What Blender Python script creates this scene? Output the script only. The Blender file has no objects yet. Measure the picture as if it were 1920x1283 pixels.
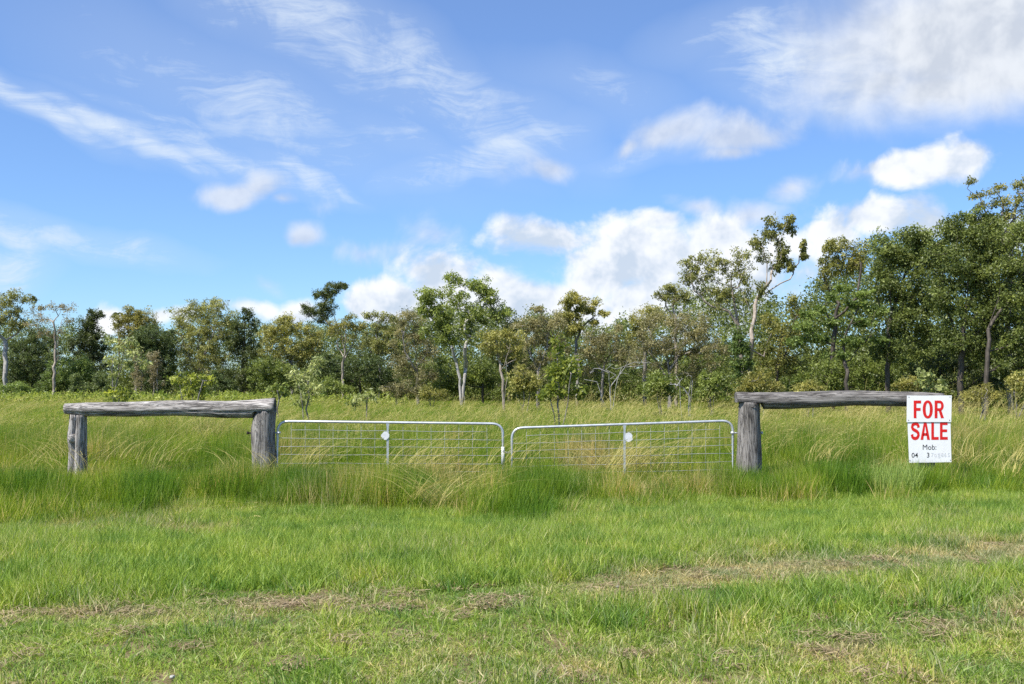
import bpy, math, random
import numpy as np
from mathutils import Vector, Matrix

R = math.radians
rng = np.random.default_rng(11)
random.seed(11)
scene = bpy.context.scene
COL = scene.collection

# ------------------------------------------------------------------ camera
F, CX, CY, HORIZON, EYE = 1960.0, 960.0, 641.5, 718.0, 1.7
PITCH = math.atan((HORIZON - CY) / F)
cam = bpy.data.cameras.new('camera')
cam.sensor_width = 36.0
cam.lens = 36.0 * F / 1920.0
cam.clip_start = 0.1
cam.clip_end = 6000.0
cam_ob = bpy.data.objects.new('camera', cam)
COL.objects.link(cam_ob)
cam_ob.location = (0, 0, EYE)
cam_ob.rotation_euler = (math.pi / 2 + PITCH, 0, 0)
scene.camera = cam_ob

# ------------------------------------------------------------------ light and exposure
SUN_STRENGTH = 5.0
SKY_STRENGTH = 0.10
SUN_EL, SUN_AZ = R(55), R(-131)          # azimuth measured from +Y (view direction) towards +X
scene.view_settings.view_transform = 'Standard'
scene.view_settings.look = 'None'
scene.view_settings.gamma = 1.0
scene.view_settings.use_curve_mapping = False
scene.view_settings.exposure = 0.7
sund = Vector((math.cos(SUN_EL) * math.sin(SUN_AZ), math.cos(SUN_EL) * math.cos(SUN_AZ), math.sin(SUN_EL)))
sl = bpy.data.lights.new('sun', 'SUN')
sl.energy = SUN_STRENGTH
sl.angle = R(0.53)
sl.color = (1.0, 0.955, 0.88)
so = bpy.data.objects.new('sun', sl)
COL.objects.link(so)
so.location = (-30, -20, 50)
so.rotation_euler = (-sund).to_track_quat('-Z', 'Y').to_euler()

cy = scene.cycles
cy.max_bounces = 4
cy.diffuse_bounces = 3
cy.glossy_bounces = 2
cy.transmission_bounces = 3
cy.transparent_max_bounces = 4
cy.use_denoising = False
cy.sample_clamp_indirect = 6.0
cy.use_adaptive_sampling = True
cy.adaptive_threshold = 0.012


def at(px, py, depth):
    """point seen at photo pixel (px, py), 'depth' metres in front of the camera"""
    X = (px - CX) / F
    Y = (CY - py) / F
    dy = math.cos(PITCH) - Y * math.sin(PITCH)
    dz = math.sin(PITCH) + Y * math.cos(PITCH)
    return Vector((X / dy * depth, depth, EYE + dz / dy * depth))


def to_px(x, y, z):
    """numpy inverse of at()"""
    zz = z - EYE
    c, s = math.cos(PITCH), math.sin(PITCH)
    fwd = y * c + zz * s
    up = -y * s + zz * c
    return CX + F * x / fwd, CY - F * up / fwd


# ------------------------------------------------------------------ sky (world)
class NT:
    def __init__(self, tree):
        self.t = tree

    def n(self, kind, **kw):
        nd = self.t.nodes.new(kind)
        for k, v in kw.items():
            setattr(nd, k, v)
        return nd

    def link(self, a, b):
        self.t.links.new(a, b)

    def put(self, sock, v):
        if hasattr(v, 'is_linked') or hasattr(v, 'links'):
            self.t.links.new(v, sock)
        else:
            sock.default_value = v

    def math(self, op, a, b=None, c=None, clamp=False):
        nd = self.n('ShaderNodeMath', operation=op, use_clamp=clamp)
        self.put(nd.inputs[0], a)
        if b is not None:
            self.put(nd.inputs[1], b)
        if c is not None:
            self.put(nd.inputs[2], c)
        return nd.outputs[0]

    def smooth(self, v, lo, hi, a=0.0, b=1.0):
        nd = self.n('ShaderNodeMapRange', interpolation_type='SMOOTHSTEP')
        self.put(nd.inputs['Value'], v)
        nd.inputs['From Min'].default_value = lo
        nd.inputs['From Max'].default_value = hi
        nd.inputs['To Min'].default_value = a
        nd.inputs['To Max'].default_value = b
        return nd.outputs[0]

    def mix(self, f, a, b, blend='MIX'):
        nd = self.n('ShaderNodeMix', data_type='RGBA', blend_type=blend)
        self.put(nd.inputs[0], f)
        self.put(nd.inputs[6], a)
        self.put(nd.inputs[7], b)
        return nd.outputs[2]

    def noise(self, vec, scale, detail=4, rough=0.55, dist=0.0, out=0, dim='3D'):
        nd = self.n('ShaderNodeTexNoise', noise_dimensions=dim)
        self.put(nd.inputs['Vector'], vec)
        nd.inputs['Scale'].default_value = scale
        nd.inputs['Detail'].default_value = detail
        nd.inputs['Roughness'].default_value = rough
        nd.inputs['Distortion'].default_value = dist
        return nd.outputs[out]

    def mapping(self, vec, loc=(0, 0, 0), rot=(0, 0, 0), scale=(1, 1, 1), kind='POINT'):
        nd = self.n('ShaderNodeMapping', vector_type=kind)
        self.put(nd.inputs['Vector'], vec)
        nd.inputs['Location'].default_value = loc
        nd.inputs['Rotation'].default_value = rot
        nd.inputs['Scale'].default_value = scale
        return nd.outputs[0]

    def ramp(self, f, stops):
        nd = self.n('ShaderNodeValToRGB')
        els = nd.color_ramp.elements
        while len(els) < len(stops):
            els.new(0.5)
        for e, (p, c) in zip(els, stops):
            e.position = p
            e.color = (*c, 1.0)
        self.put(nd.inputs[0], f)
        return nd.outputs[0]


def azel(px, py):
    d = (at(px, py, 1.0) - Vector((0, 0, EYE))).normalized()
    return math.atan2(d.x, d.y), math.asin(d.z)


def build_world():
    w = bpy.data.worlds.new('World')
    scene.world = w
    w.use_nodes = True
    t = w.node_tree
    t.nodes.clear()
    g = NT(t)
    out = g.n('ShaderNodeOutputWorld')
    bg = g.n('ShaderNodeBackground')
    bg.inputs['Strength'].default_value = SKY_STRENGTH
    g.link(bg.outputs[0], out.inputs[0])
    sky = g.n('ShaderNodeTexSky', sky_type='NISHITA')
    sky.sun_disc = False
    sky.sun_elevation = SUN_EL
    sky.sun_rotation = SUN_AZ
    sky.altitude = 60
    sky.air_density = 1.0
    sky.dust_density = 0.25
    sky.ozone_density = 3.0
    hs = g.n('ShaderNodeHueSaturation')
    hs.inputs['Saturation'].default_value = 1.12
    hs.inputs['Value'].default_value = 1.15
    g.link(sky.outputs[0], hs.inputs['Color'])
    col = g.mix(1.0, hs.outputs[0], (0.50, 0.705, 0.96, 1), 'MULTIPLY')

    tc = g.n('ShaderNodeTexCoord')
    D = tc.outputs['Generated']
    sp = g.n('ShaderNodeSeparateXYZ')
    g.link(D, sp.inputs[0])
    az = g.math('ARCTAN2', sp.outputs[0], sp.outputs[1])
    el = g.math('ARCSINE', sp.outputs[2])
    cb = g.n('ShaderNodeCombineXYZ')
    g.link(az, cb.inputs[0])
    g.link(el, cb.inputs[1])
    P = cb.outputs[0]

    # gentle warp so that no blob keeps an elliptic outline
    wn = g.n('ShaderNodeTexNoise', noise_dimensions='2D')
    g.link(P, wn.inputs['Vector'])
    wn.inputs['Scale'].default_value = 9.0
    wn.inputs['Detail'].default_value = 3.0
    wv = g.n('ShaderNodeVectorMath', operation='MULTIPLY_ADD')
    g.link(wn.outputs['Color'], wv.inputs[0])
    wv.inputs[1].default_value = (0.06, 0.035, 0.0)
    g.link(P, wv.inputs[2])
    PW0 = wv.outputs[0]
    sub = g.n('ShaderNodeVectorMath', operation='SUBTRACT')
    g.link(PW0, sub.inputs[0])
    sub.inputs[1].default_value = (0.03, 0.0175, 0.0)
    PW = sub.outputs[0]

    def blobs(lst, coord):
        res = None
        for (px, py, rx, ry, rot, amp) in lst:
            a, e = azel(px, py)
            # z component is zero throughout; TEXTURE mapping applies the inverse transform
            m = g.mapping(coord, (a, e, 0), (0, 0, R(rot)), (rx / F, ry / F, 1), 'TEXTURE')
            ln = g.n('ShaderNodeVectorMath', operation='LENGTH')
            g.link(m, ln.inputs[0])
            v = g.math('MULTIPLY_ADD', ln.outputs['Value'], -amp, amp)
            res = v if res is None else g.math('MAXIMUM', res, v)
        return res

    # --- cirrus: long streaks falling to the right and fanning out
    PC = g.n('ShaderNodeMix', data_type='VECTOR')
    PC.inputs[0].default_value = 0.7
    g.link(P, PC.inputs[4])
    g.link(PW, PC.inputs[5])
    PC = PC.outputs[1]
    streak_p = g.mapping(PC, (0, 0, 0), (0, 0, R(22)), (4.2, 22, 1))
    s1 = g.noise(streak_p, 1.6, 10, 0.70, 0.9, dim='2D')
    s2 = g.noise(g.mapping(PC, (3, 1, 0), (0, 0, R(26)), (13, 52, 1)), 1.2, 7, 0.68, 0.8, dim='2D')
    sm = g.math('MULTIPLY_ADD', s2, 0.45, g.math('MULTIPLY', s1, 0.75))
    cir_mask = blobs([
        (60, 190, 260, 40, -24, 1.0), (250, 258, 280, 40, -23, 1.05), (440, 300, 260, 46, -17, 1.1), (570, 325, 170, 40, -25, 1.15), (640, 360, 90, 18, -28, .9), (330, 235, 330, 24, -18, .6),
        (640, 80, 520, 130, -22, 0.95), (860, 180, 380, 110, -25, 0.9), (480, 200, 560, 140, -17, 0.72), (760, 260, 300, 60, -20, .7),
        (830, 315, 190, 54, 12, 1.3), (960, 270, 240, 60, 15, .95),
        (90, 440, 300, 40, -8, 1.2), (20, 500, 130, 70, 15, 1.0),
        (1120, 170, 260, 80, -15, 0.6), (1180, 290, 240, 34, 6, .7), (1480, 120, 260, 95, -8, 1.1), (1380, 60, 260, 70, 10, 0.8),
        (1500, 190, 240, 40, -12, .9)], PW)
    gen_c = g.smooth(g.noise(D, 2.2, 3, 0.5), 0.50, 0.75, 0.0, 0.5)
    inside = g.math('MULTIPLY', g.smooth(g.math('ABSOLUTE', az), 0.55, 0.75), 1.0)
    high = g.smooth(el, 0.42, 0.6)
    outside = g.math('MAXIMUM', inside, high)
    gen_c = g.math('MULTIPLY', gen_c, outside)
    cm = g.math('MAXIMUM', cir_mask, gen_c)
    brk = g.smooth(g.noise(P, 11.0, 6, 0.62, 0.6, dim='2D'), 0.30, 0.62, 0.58, 1.0)
    fib = g.math('MULTIPLY', g.math('MULTIPLY_ADD', g.smooth(sm, 0.36, 0.84), 0.68, 0.32), brk)
    cd = g.math('MULTIPLY', g.smooth(cm, -0.12, 0.95), fib, clamp=True)
    cd = g.math('MULTIPLY', cd, 0.90)
    veil = g.math('MULTIPLY', g.smooth(cm, -0.7, 0.7), 0.27)
    cd = g.math('MAXIMUM', cd, veil)
    col = g.mix(cd, col, (4.9, 5.5, 6.2, 1))

    # --- cumulus, far ones low over the trees and greyer nearer ones
    n1 = g.noise(P, 13.0, 8, 0.56, 0.25, dim='2D')
    n2 = g.noise(g.mapping(P, (-0.016, 0.022, 0)), 13.0, 4, 0.56, 0.25, dim='2D')
    n3 = g.noise(g.mapping(P, (0.9, 0.4, 0)), 34.0, 4, 0.55, 0.2, dim='2D')
    n4 = g.noise(g.mapping(P, (0.9 - 0.007, 0.4 + 0.010, 0)), 34.0, 3, 0.55, 0.2, dim='2D')
    relief = g.math('MULTIPLY_ADD', g.math('SUBTRACT', n3, n4), 0.45, g.math('SUBTRACT', n1, n2))

    def layer(col, lst, lo, hi, namp, bright, dark, gain, soft_gen=None, maxd=1.0):
        m = blobs(lst, PW)
        if soft_gen is not None:
            m = g.math('MAXIMUM', m, soft_gen)
        v = g.math('MULTIPLY_ADD', g.math('SUBTRACT', n1, 0.5), namp, m)
        d = g.math('MULTIPLY', g.smooth(v, lo, hi), maxd)
        # self shading: lit from upper left, greyer deep inside and below
        sh = g.smooth(g.math('MULTIPLY', relief, gain), -0.85, 0.62)
        sh = g.math('SUBTRACT', sh, g.math('MULTIPLY', g.smooth(m, 0.3, 1.2), 0.12), clamp=True)
        c = g.mix(sh, dark, bright)
        return g.mix(d, col, c)

    gen_k = g.math('SUBTRACT', g.math('MULTIPLY', g.math('MULTIPLY', g.smooth(g.noise(D, 4.0, 3, 0.5), 0.5, 0.7), inside),
                                      g.smooth(el, 0.5, 0.1)), 0.35)
    # soft grey nearer clouds
    col = layer(col, [(1800, 70, 330, 150, 4, 1.6), (1650, 150, 230, 80, -5, 1.0), (1760, 155, 200, 72, 0, 1.35), (1880, 110, 220, 110, 0, 1.5)],
                -0.20, 1.05, 0.95, (5.5, 5.75, 6.1, 1), (3.9, 4.25, 4.85, 1), 2.6, None, 0.97)
    col = layer(col, [(1260, 248, 120, 46, 8, 1.0), (1400, 250, 120, 46, 0, 1.0), (1180, 268, 60, 24, 14, .8), (1380, 280, 80, 30, 0, .8),
                      (445, 365, 115, 34, 8, 1.0), (586, 452, 60, 42, 0, 1.15), (575, 462, 44, 30, 0, 1.0), (500, 352, 56, 34, 0, .9), (545, 380, 40, 20, 0, .6),
                      (1015, 320, 85, 42, 0, .85), (1500, 352, 62, 42, 0, .9), (1325, 392, 80, 36, -8, .8), (1440, 410, 120, 50, 0, .75),
                      (800, 440, 75, 60, 10, .6), (700, 485, 70, 30, 0, .45), (480, 533, 60, 22, 0, .4), (1640, 330, 70, 30, 0, .55), (590, 395, 60, 24, 0, .3)],
                0.0, 0.80, 1.5, (4.9, 5.3, 6.0, 1), (3.7, 4.2, 5.2, 1), 2.8, None, 0.86)
    # bright heaped clouds
    col = layer(col, [(1770, 302, 170, 46, 4, 1.0), (1840, 280, 80, 52, 0, 1.1), (1690, 315, 100, 38, 0, .9), (1650, 412, 100, 50, 0, 1.2),
                      (1745, 420, 100, 54, 0, 1.1), (1580, 445, 62, 40, 0, 1.0), (1860, 425, 120, 55, 0, .9), (1500, 470, 90, 50, 0, .7),
                      (1020, 450, 150, 62, 0, 1.3), (830, 520, 110, 74, 0, 1.3), (755, 575, 150, 60, 0, 1.2), (690, 575, 70, 52, 0, 1.1),
                      (575, 585, 130, 44, 6, 1.0), (1150, 500, 260, 120, 0, 1.2), (1350, 455, 130, 72, 0, 1.15), (1290, 560, 330, 120, 0, 1.3),
                      (1000, 570, 300, 100, 0, 1.3), (470, 580, 80, 30, 0, .8), (310, 590, 46, 34, 0, .9), (200, 610, 60, 40, 0, .7), (1230, 420, 90, 40, 0, .9)],
                0.18, 0.72, 1.9, (6.4, 6.5, 6.7, 1), (3.9, 4.5, 5.35, 1), 3.3, gen_k, 0.96)
    # thin brightening haze right above the horizon
    g.link(col, bg.inputs['Color'])
    w.cycles.sampling_method = 'NONE'


build_world()

# ------------------------------------------------------------------ small helpers


def tag(o, label=None, cat=None, group=None, kind=None):
    if label:
        o['label'] = label
    if cat:
        o['category'] = cat
    if group:
        o['group'] = group
    if kind:
        o['kind'] = kind
    return o


def link(o, parent=None):
    COL.objects.link(o)
    if parent is not None:
        o.parent = parent
    return o


def empty(name, loc):
    o = bpy.data.objects.new(name, None)
    o.empty_display_size = 0.2
    o.location = loc
    COL.objects.link(o)
    return o


def mesh_np(name, verts, faces_flat, sizes, attrs=None, smooth=False):
    """numpy -> mesh; faces_flat: loop vertex indices, sizes: corners per face"""
    me = bpy.data.meshes.new(name)
    verts = np.asarray(verts, np.float32)
    faces_flat = np.asarray(faces_flat, np.int32)
    sizes = np.asarray(sizes, np.int32)
    me.vertices.add(len(verts))
    me.vertices.foreach_set('co', verts.ravel())
    me.loops.add(len(faces_flat))
    me.loops.foreach_set('vertex_index', faces_flat)
    me.polygons.add(len(sizes))
    starts = np.concatenate(([0], np.cumsum(sizes)[:-1])).astype(np.int32)
    me.polygons.foreach_set('loop_start', starts)
    if smooth:
        me.polygons.foreach_set('use_smooth', np.ones(len(sizes), bool))
    for k, v in (attrs or {}).items():
        a = me.attributes.new(k, 'FLOAT', 'POINT')
        a.data.foreach_set('value', np.asarray(v, np.float32))
    me.update(calc_edges=True)
    me.validate()
    return me


def obj(name, me, mat, parent=None, loc=None):
    o = bpy.data.objects.new(name, me)
    if mat is not None and not me.materials:
        me.materials.append(mat)
    link(o, parent)
    if loc is not None:
        o.location = loc
    return o


class MB:
    """small mesh collector"""

    def __init__(self):
        self.v, self.f = [], []

    def add(self, vs, fs):
        b = len(self.v)
        self.v += [tuple(x) for x in vs]
        self.f += [tuple(i + b for i in f) for f in fs]

    def box(self, lo, hi):
        x0, y0, z0 = lo
        x1, y1, z1 = hi
        self.add([(x0, y0, z0), (x1, y0, z0), (x1, y1, z0), (x0, y1, z0), (x0, y0, z1), (x1, y0, z1), (x1, y1, z1), (x0, y1, z1)],
                 [(0, 3, 2, 1), (4, 5, 6, 7), (0, 1, 5, 4), (1, 2, 6, 5), (2, 3, 7, 6), (3, 0, 4, 7)])

    def tube(self, pts, r, k=8, closed=False):
        pts = [Vector(p) for p in pts]
        n = len(pts)
        rings = []
        up = Vector((0.013, 1, 0.021)).normalized()
        for i, p in enumerate(pts):
            a = pts[(i - 1) % n] if (closed or i > 0) else p
            b = pts[(i + 1) % n] if (closed or i < n - 1) else p
            d = (b - a).normalized()
            s = d.cross(up)
            if s.length < 1e-3:
                s = d.cross(Vector((1, 0, 0)))
            s.normalize()
            u = s.cross(d)
            rr = r[i] if isinstance(r, (list, tuple)) else r
            rings.append([p + (s * math.cos(q) + u * math.sin(q)) * rr for q in [2 * math.pi * j / k for j in range(k)]])
        vs = [x for ring in rings for x in ring]
        fs = []
        for i in range(n if closed else n - 1):
            a, b = i * k, ((i + 1) % n) * k
            for j in range(k):
                fs.append((a + j, a + (j + 1) % k, b + (j + 1) % k, b + j))
        if not closed:
            fs.append(tuple(range(k))[::-1])
            fs.append(tuple((n - 1) * k + j for j in range(k)))
        self.add(vs, fs)

    def mesh(self, name, smooth=False):
        me = bpy.data.meshes.new(name)
        me.from_pydata(self.v, [], self.f)
        if smooth:
            me.polygons.foreach_set('use_smooth', np.ones(len(me.polygons), bool))
        me.update()
        return me


def vnoise(x, y, seed=0):
    """smooth 2-D value noise, vectorised, 0..1"""
    x = np.asarray(x, float)
    y = np.asarray(y, float)
    xi, yi = np.floor(x).astype(np.int64), np.floor(y).astype(np.int64)
    fx, fy = x - xi, y - yi
    fx = fx * fx * (3 - 2 * fx)
    fy = fy * fy * (3 - 2 * fy)

    def h(a, b):
        n = (a * 374761393 + b * 668265263 + seed * 1274126177) & 0x7fffffff
        n = ((n ^ (n >> 13)) * 1274126177) & 0x7fffffff
        return ((n ^ (n >> 16)) & 0xffff) / 65535.0
    return (h(xi, yi) * (1 - fx) + h(xi + 1, yi) * fx) * (1 - fy) + (h(xi, yi + 1) * (1 - fx) + h(xi + 1, yi + 1) * fx) * fy


def fbm(x, y, seed=0):
    return (vnoise(x, y, seed) + .5 * vnoise(2.1 * x, 2.1 * y, seed + 1) + .25 * vnoise(4.3 * x, 4.3 * y, seed + 2)) / 1.75


def sstep(a, b, x):
    t = np.clip((x - a) / (b - a), 0, 1)
    return t * t * (3 - 2 * t)


def gz(x, y):
    """height of the ground"""
    x = np.asarray(x, float)
    y = np.asarray(y, float)
    near = np.clip(1 - y / 60.0, 0, 1)
    z = -0.20 * sstep(9.0, 15.0, y)
    z = z + (fbm(x * .35, y * .35, 5) - .5) * 0.09 * near + (vnoise(x * 1.7, y * 1.7, 9) - .5) * 0.022 * np.clip(1 - y / 25, 0, 1)
    return z


# ------------------------------------------------------------------ materials
def new_mat(name):
    m = bpy.data.materials.new(name)
    m.use_nodes = True
    m.node_tree.nodes.clear()
    g = NT(m.node_tree)
    out = g.n('ShaderNodeOutputMaterial')
    return m, g, out


def principled(g, color, rough=0.6, metal=0.0, spec=0.4, normal=None):
    p = g.n('ShaderNodeBsdfPrincipled')
    g.put(p.inputs['Base Color'], color)
    g.put(p.inputs['Roughness'], rough)
    g.put(p.inputs['Metallic'], metal)
    p.inputs['Specular IOR Level'].default_value = spec
    if normal is not None:
        g.link(normal, p.inputs['Normal'])
    return p.outputs[0]


def bump(g, h, strength=0.4, dist=0.02):
    b = g.n('ShaderNodeBump')
    g.link(h, b.inputs['Height'])
    b.inputs['Strength'].default_value = strength
    b.inputs['Distance'].default_value = dist
    return b.outputs[0]


def leafy(name, stops, rough=0.5, spec=0.35, trans=0.3, use_inst=False, dry_stops=None):
    """foliage: colour picked per leaf from attribute v; optional per-instance dryness"""
    m, g, out = new_mat(name)
    a = g.n('ShaderNodeAttribute', attribute_name='v')
    c = g.ramp(a.outputs['Fac'], stops)
    if use_inst:
        t = g.n('ShaderNodeAttribute', attribute_name='tone', attribute_type='INSTANCER')
        d = g.n('ShaderNodeAttribute', attribute_name='dry', attribute_type='INSTANCER')
        c2 = g.ramp(a.outputs['Fac'], dry_stops)
        f = g.math('MULTIPLY_ADD', g.math('SUBTRACT', a.outputs['Fac'], 0.5), 0.75, d.outputs['Fac'])
        f = g.smooth(f, 0.30, 0.70)
        c = g.mix(f, c, c2)
        tr = g.ramp(t.outputs['Fac'], [(0.0, (.42, .62, .55)), (0.5, (1, 1, 1)), (1.0, (1.4, 1.22, 1.0))])
        c = g.mix(1.0, c, tr, 'MULTIPLY')
    p = principled(g, c, rough, 0, spec)
    tl = g.n('ShaderNodeBsdfTranslucent')
    g.link(g.mix(1.0, c, (1.9, 1.9, 1.4, 1), 'MULTIPLY'), tl.inputs['Color'])
    mx = g.n('ShaderNodeMixShader')
    mx.inputs[0].default_value = trans
    g.link(p, mx.inputs[1])
    g.link(tl.outputs[0], mx.inputs[2])
    g.link(mx.outputs[0], out.inputs[0])
    return m


def wood_mat(name='weathered_wood', shade=1.0):
    m, g, out = new_mat(name)
    tc = g.n('ShaderNodeTexCoord')
    o = tc.outputs['Object']
    oi = g.n('ShaderNodeObjectInfo')
    off = g.n('ShaderNodeVectorMath', operation='MULTIPLY_ADD')
    cbx = g.n('ShaderNodeCombineXYZ')
    for k in range(3):
        g.link(oi.outputs['Random'], cbx.inputs[k])
    g.link(cbx.outputs[0], off.inputs[0])
    off.inputs[1].default_value = (7, 5, 3)
    g.link(o, off.inputs[2])
    o = off.outputs[0]
    grain = g.noise(g.mapping(o, scale=(1.1, 34, 34)), 1.4, 7, 0.62, 0.5)
    blot = g.noise(g.mapping(o, scale=(1.3, 6, 6)), 1.4, 5, 0.6, 0.5)
    crack = g.noise(g.mapping(o, scale=(0.8, 17, 17)), 1.2, 4, 0.6, 1.6)
    ck = g.smooth(g.math('ABSOLUTE', g.math('SUBTRACT', crack, 0.5)), 0.0, 0.045)
    v = g.math('MULTIPLY_ADD', blot, 0.6, g.math('MULTIPLY', grain, 0.5))
    c = g.ramp(v, [(p, tuple(q * shade for q in cc)) for p, cc in [(0.40, (.06, .054, .05)), (0.47, (.23, .21, .19)), (0.56, (.40, .37, .34)), (0.70, (.56, .53, .495))]])
    c = g.mix(g.math('MULTIPLY_ADD', ck, -0.75, 0.75), c, (.04, .037, .035, 1))
    h = g.math('MULTIPLY_ADD', ck, 0.7, g.math('MULTIPLY', grain, 0.6))
    g.link(principled(g, c, 0.85, 0, 0.2, bump(g, h, 0.75, 0.016)), out.inputs[0])
    return m


def galv_mat():
    m, g, out = new_mat('galvanised_steel')
    tc = g.n('ShaderNodeTexCoord')
    n = g.noise(tc.outputs['Object'], 9, 5, 0.6)
    c = g.ramp(n, [(0.3, (.40, .42, .44)), (0.7, (.62, .64, .66))])
    g.link(principled(g, c, 0.42, 0.55, 0.5), out.inputs[0])
    return m


def plain_mat(name, c, rough=0.6, spec=0.4, vary=0.12, scale=6, dirt=None):
    m, g, out = new_mat(name)
    tc = g.n('ShaderNodeTexCoord')
    n = g.noise(tc.outputs['Object'], scale, 6, 0.6)
    lo = tuple(x * (1 - vary) for x in c)
    hi = tuple(min(1, x * (1 + vary)) for x in c)
    cc = g.ramp(n, [(0.3, lo), (0.7, hi)])
    if dirt:
        n2 = g.noise(g.mapping(tc.outputs['Object'], scale=(5, 5, 1.5)), 6, 6, 0.7, 0.4)
        cc = g.mix(g.smooth(n2, 0.56, 0.8, 0, 0.55), cc, (*dirt, 1))
    g.link(principled(g, cc, rough, 0, spec), out.inputs[0])
    return m


def bark_mat(name, a, b, c):
    m, g, out = new_mat(name)
    tc = g.n('ShaderNodeTexCoord')
    n = g.noise(g.mapping(tc.outputs['Object'], scale=(5, 5, 1.2)), 1.5, 6, 0.65, 0.4)
    cc = g.ramp(n, [(0.32, a), (0.5, b), (0.68, c)])
    g.link(principled(g, cc, 0.85, 0, 0.2, bump(g, n, 0.6, 0.03)), out.inputs[0])
    return m


def ground_mat():
    m, g, out = new_mat('soil_and_thatch')
    ge = g.n('ShaderNodeNewGeometry')
    p = ge.outputs['Position']
    a = g.noise(p, 0.8, 6, 0.6)
    b = g.noise(p, 7.0, 6, 0.65)
    c = g.noise(g.mapping(p, rot=(0, 0, 0.5), scale=(30, 90, 1)), 1.0, 5, 0.7, 1.0)
    v = g.math('MULTIPLY_ADD', b, 0.45, g.math('MULTIPLY', c, 0.55))
    soil = g.ramp(v, [(0.3, (.06, .040, .024)), (0.46, (.17, .115, .068)), (0.6, (.32, .235, .145)), (0.75, (.44, .345, .225))])
    green = g.ramp(v, [(0.3, (.035, .055, .012)), (0.6, (.10, .15, .03)), (0.8, (.2, .22, .07))])
    col = g.mix(g.smooth(a, 0.42, 0.6, 0.15, 0.65), soil, green)
    g.link(principled(g, col, 0.95, 0, 0.1, bump(g, v, 0.9, 0.02)), out.inputs[0])
    return m


GREEN = [(0.0, (.050, .098, .003)), (0.5, (.165, .250, .012)), (1.0, (.36, .43, .055))]
DRY = [(0.0, (.24, .18, .055)), (0.5, (.40, .31, .12)), (1.0, (.56, .45, .22))]
M_LAWN = leafy('lawn_blades', [(0.0, (.085, .135, .012)), (0.5, (.245, .345, .045)), (1.0, (.43, .52, .12))], 0.5, 0.35, 0.36, True,
               [(0.0, (.20, .18, .075)), (0.5, (.34, .312, .15)), (1.0, (.50, .46, .26))])
M_TALL = leafy('tall_blades', GREEN, 0.5, 0.35, 0.38, True, DRY)
M_STRAW = leafy('straw_stems', [(0.0, (.22, .185, .05)), (0.5, (.37, .325, .11)), (1.0, (.52, .46, .20))], 0.75, 0.12, 0.25)
M_THATCH = leafy('dead_thatch', [(0.0, (.13, .09, .05)), (0.5, (.26, .20, .115)), (1.0, (.42, .34, .21))], 0.7, 0.2, 0.15)
M_WOOD = wood_mat()
M_SHADED_END = wood_mat('shaded_end_grain', 0.22)  # wood darkened to paint in the shade on rail ends facing away from the sun
M_WOOD_MID = wood_mat('mid_weathered_wood', 0.62)
M_WOOD_DARK = wood_mat('dark_weathered_wood', 0.54)
M_GALV = galv_mat()
M_WIRE = plain_mat('dull_zinc_wire', (.30, .31, .325), 0.65, 0.25, 0.2, 12)
M_WHITE = plain_mat('white_painted_board', (.76, .76, .755), 0.5, 0.35, 0.05, 5, (.50, .48, .43))
M_PLATE = plain_mat('white_plate', (.60, .61, .63), 0.5, 0.4, 0.12, 20, (.40, .38, .34))
M_RED = plain_mat('red_paint', (.62, .012, .010), 0.45, 0.4, 0.10, 14)
M_BLACK = plain_mat('black_lettering', (.028, .028, .03), 0.5, 0.4, 0.15, 20)
M_FADED = plain_mat('faded_lettering', (.60, .61, .63), 0.6, 0.3, 0.05, 20)
M_HOLE = plain_mat('dark_knot_wood', (.035, .03, .027), 0.9, 0.1, 0.3, 30)
M_STONE = plain_mat('pale_stone', (.34, .33, .31), 0.8, 0.3, 0.2, 30)
M_GROUND = ground_mat()
BARK = {
    'white': bark_mat('white_gum_bark', (.16, .145, .125), (.34, .32, .29), (.48, .46, .43)),
    'pale': bark_mat('pale_gum_bark', (.16, .13, .10), (.31, .26, .21), (.45, .40, .34)),
    'grey': bark_mat('grey_bark', (.10, .09, .08), (.21, .19, .17), (.33, .31, .28)),
    'dark': bark_mat('dark_bark', (.035, .03, .025), (.08, .068, .055), (.14, .12, .10)),
    'dead': bark_mat('dead_grey_wood', (.15, .145, .14), (.28, .27, .26), (.42, .41, .40)),
}


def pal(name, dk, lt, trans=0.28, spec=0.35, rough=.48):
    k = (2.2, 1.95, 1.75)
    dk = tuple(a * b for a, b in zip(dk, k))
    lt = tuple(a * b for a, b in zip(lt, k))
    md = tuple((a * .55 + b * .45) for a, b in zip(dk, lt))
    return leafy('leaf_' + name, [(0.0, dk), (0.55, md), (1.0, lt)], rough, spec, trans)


LEAF = {
    'woodgreen': pal('woodgreen', (.024, .039, .010), (.104, .136, .036)),
    'weed': pal('weed', (.05, .085, .012), (.17, .21, .045), .35),
    'gum': pal('gum', (.044, .056, .016), (.178, .196, .066)),
    'midgreen': pal('midgreen', (.034, .054, .011), (.140, .182, .045)),
    'olive': pal('olive', (.052, .066, .016), (.20, .205, .062)),
    'greyolive': pal('greyolive', (.050, .055, .026), (.175, .175, .088)),
    'dark': pal('dark', (.014, .024, .008), (.060, .080, .024)),
    'bluegreen': pal('bluegreen', (.021, .036, .013), (.074, .104, .036)),
    'bright': pal('bright', (.030, .054, .013), (.105, .150, .040), .3),
    'golden': pal('golden', (.056, .066, .016), (.180, .180, .050)),
    'brown': pal('brown', (.058, .056, .032), (.160, .155, .090)),
    'yellow': pal('yellow', (.045, .068, .010), (.20, .235, .045), .35),
    'silver': pal('silver', (.045, .068, .020), (.23, .27, .115), .3),
}

# ------------------------------------------------------------------ ground


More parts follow.
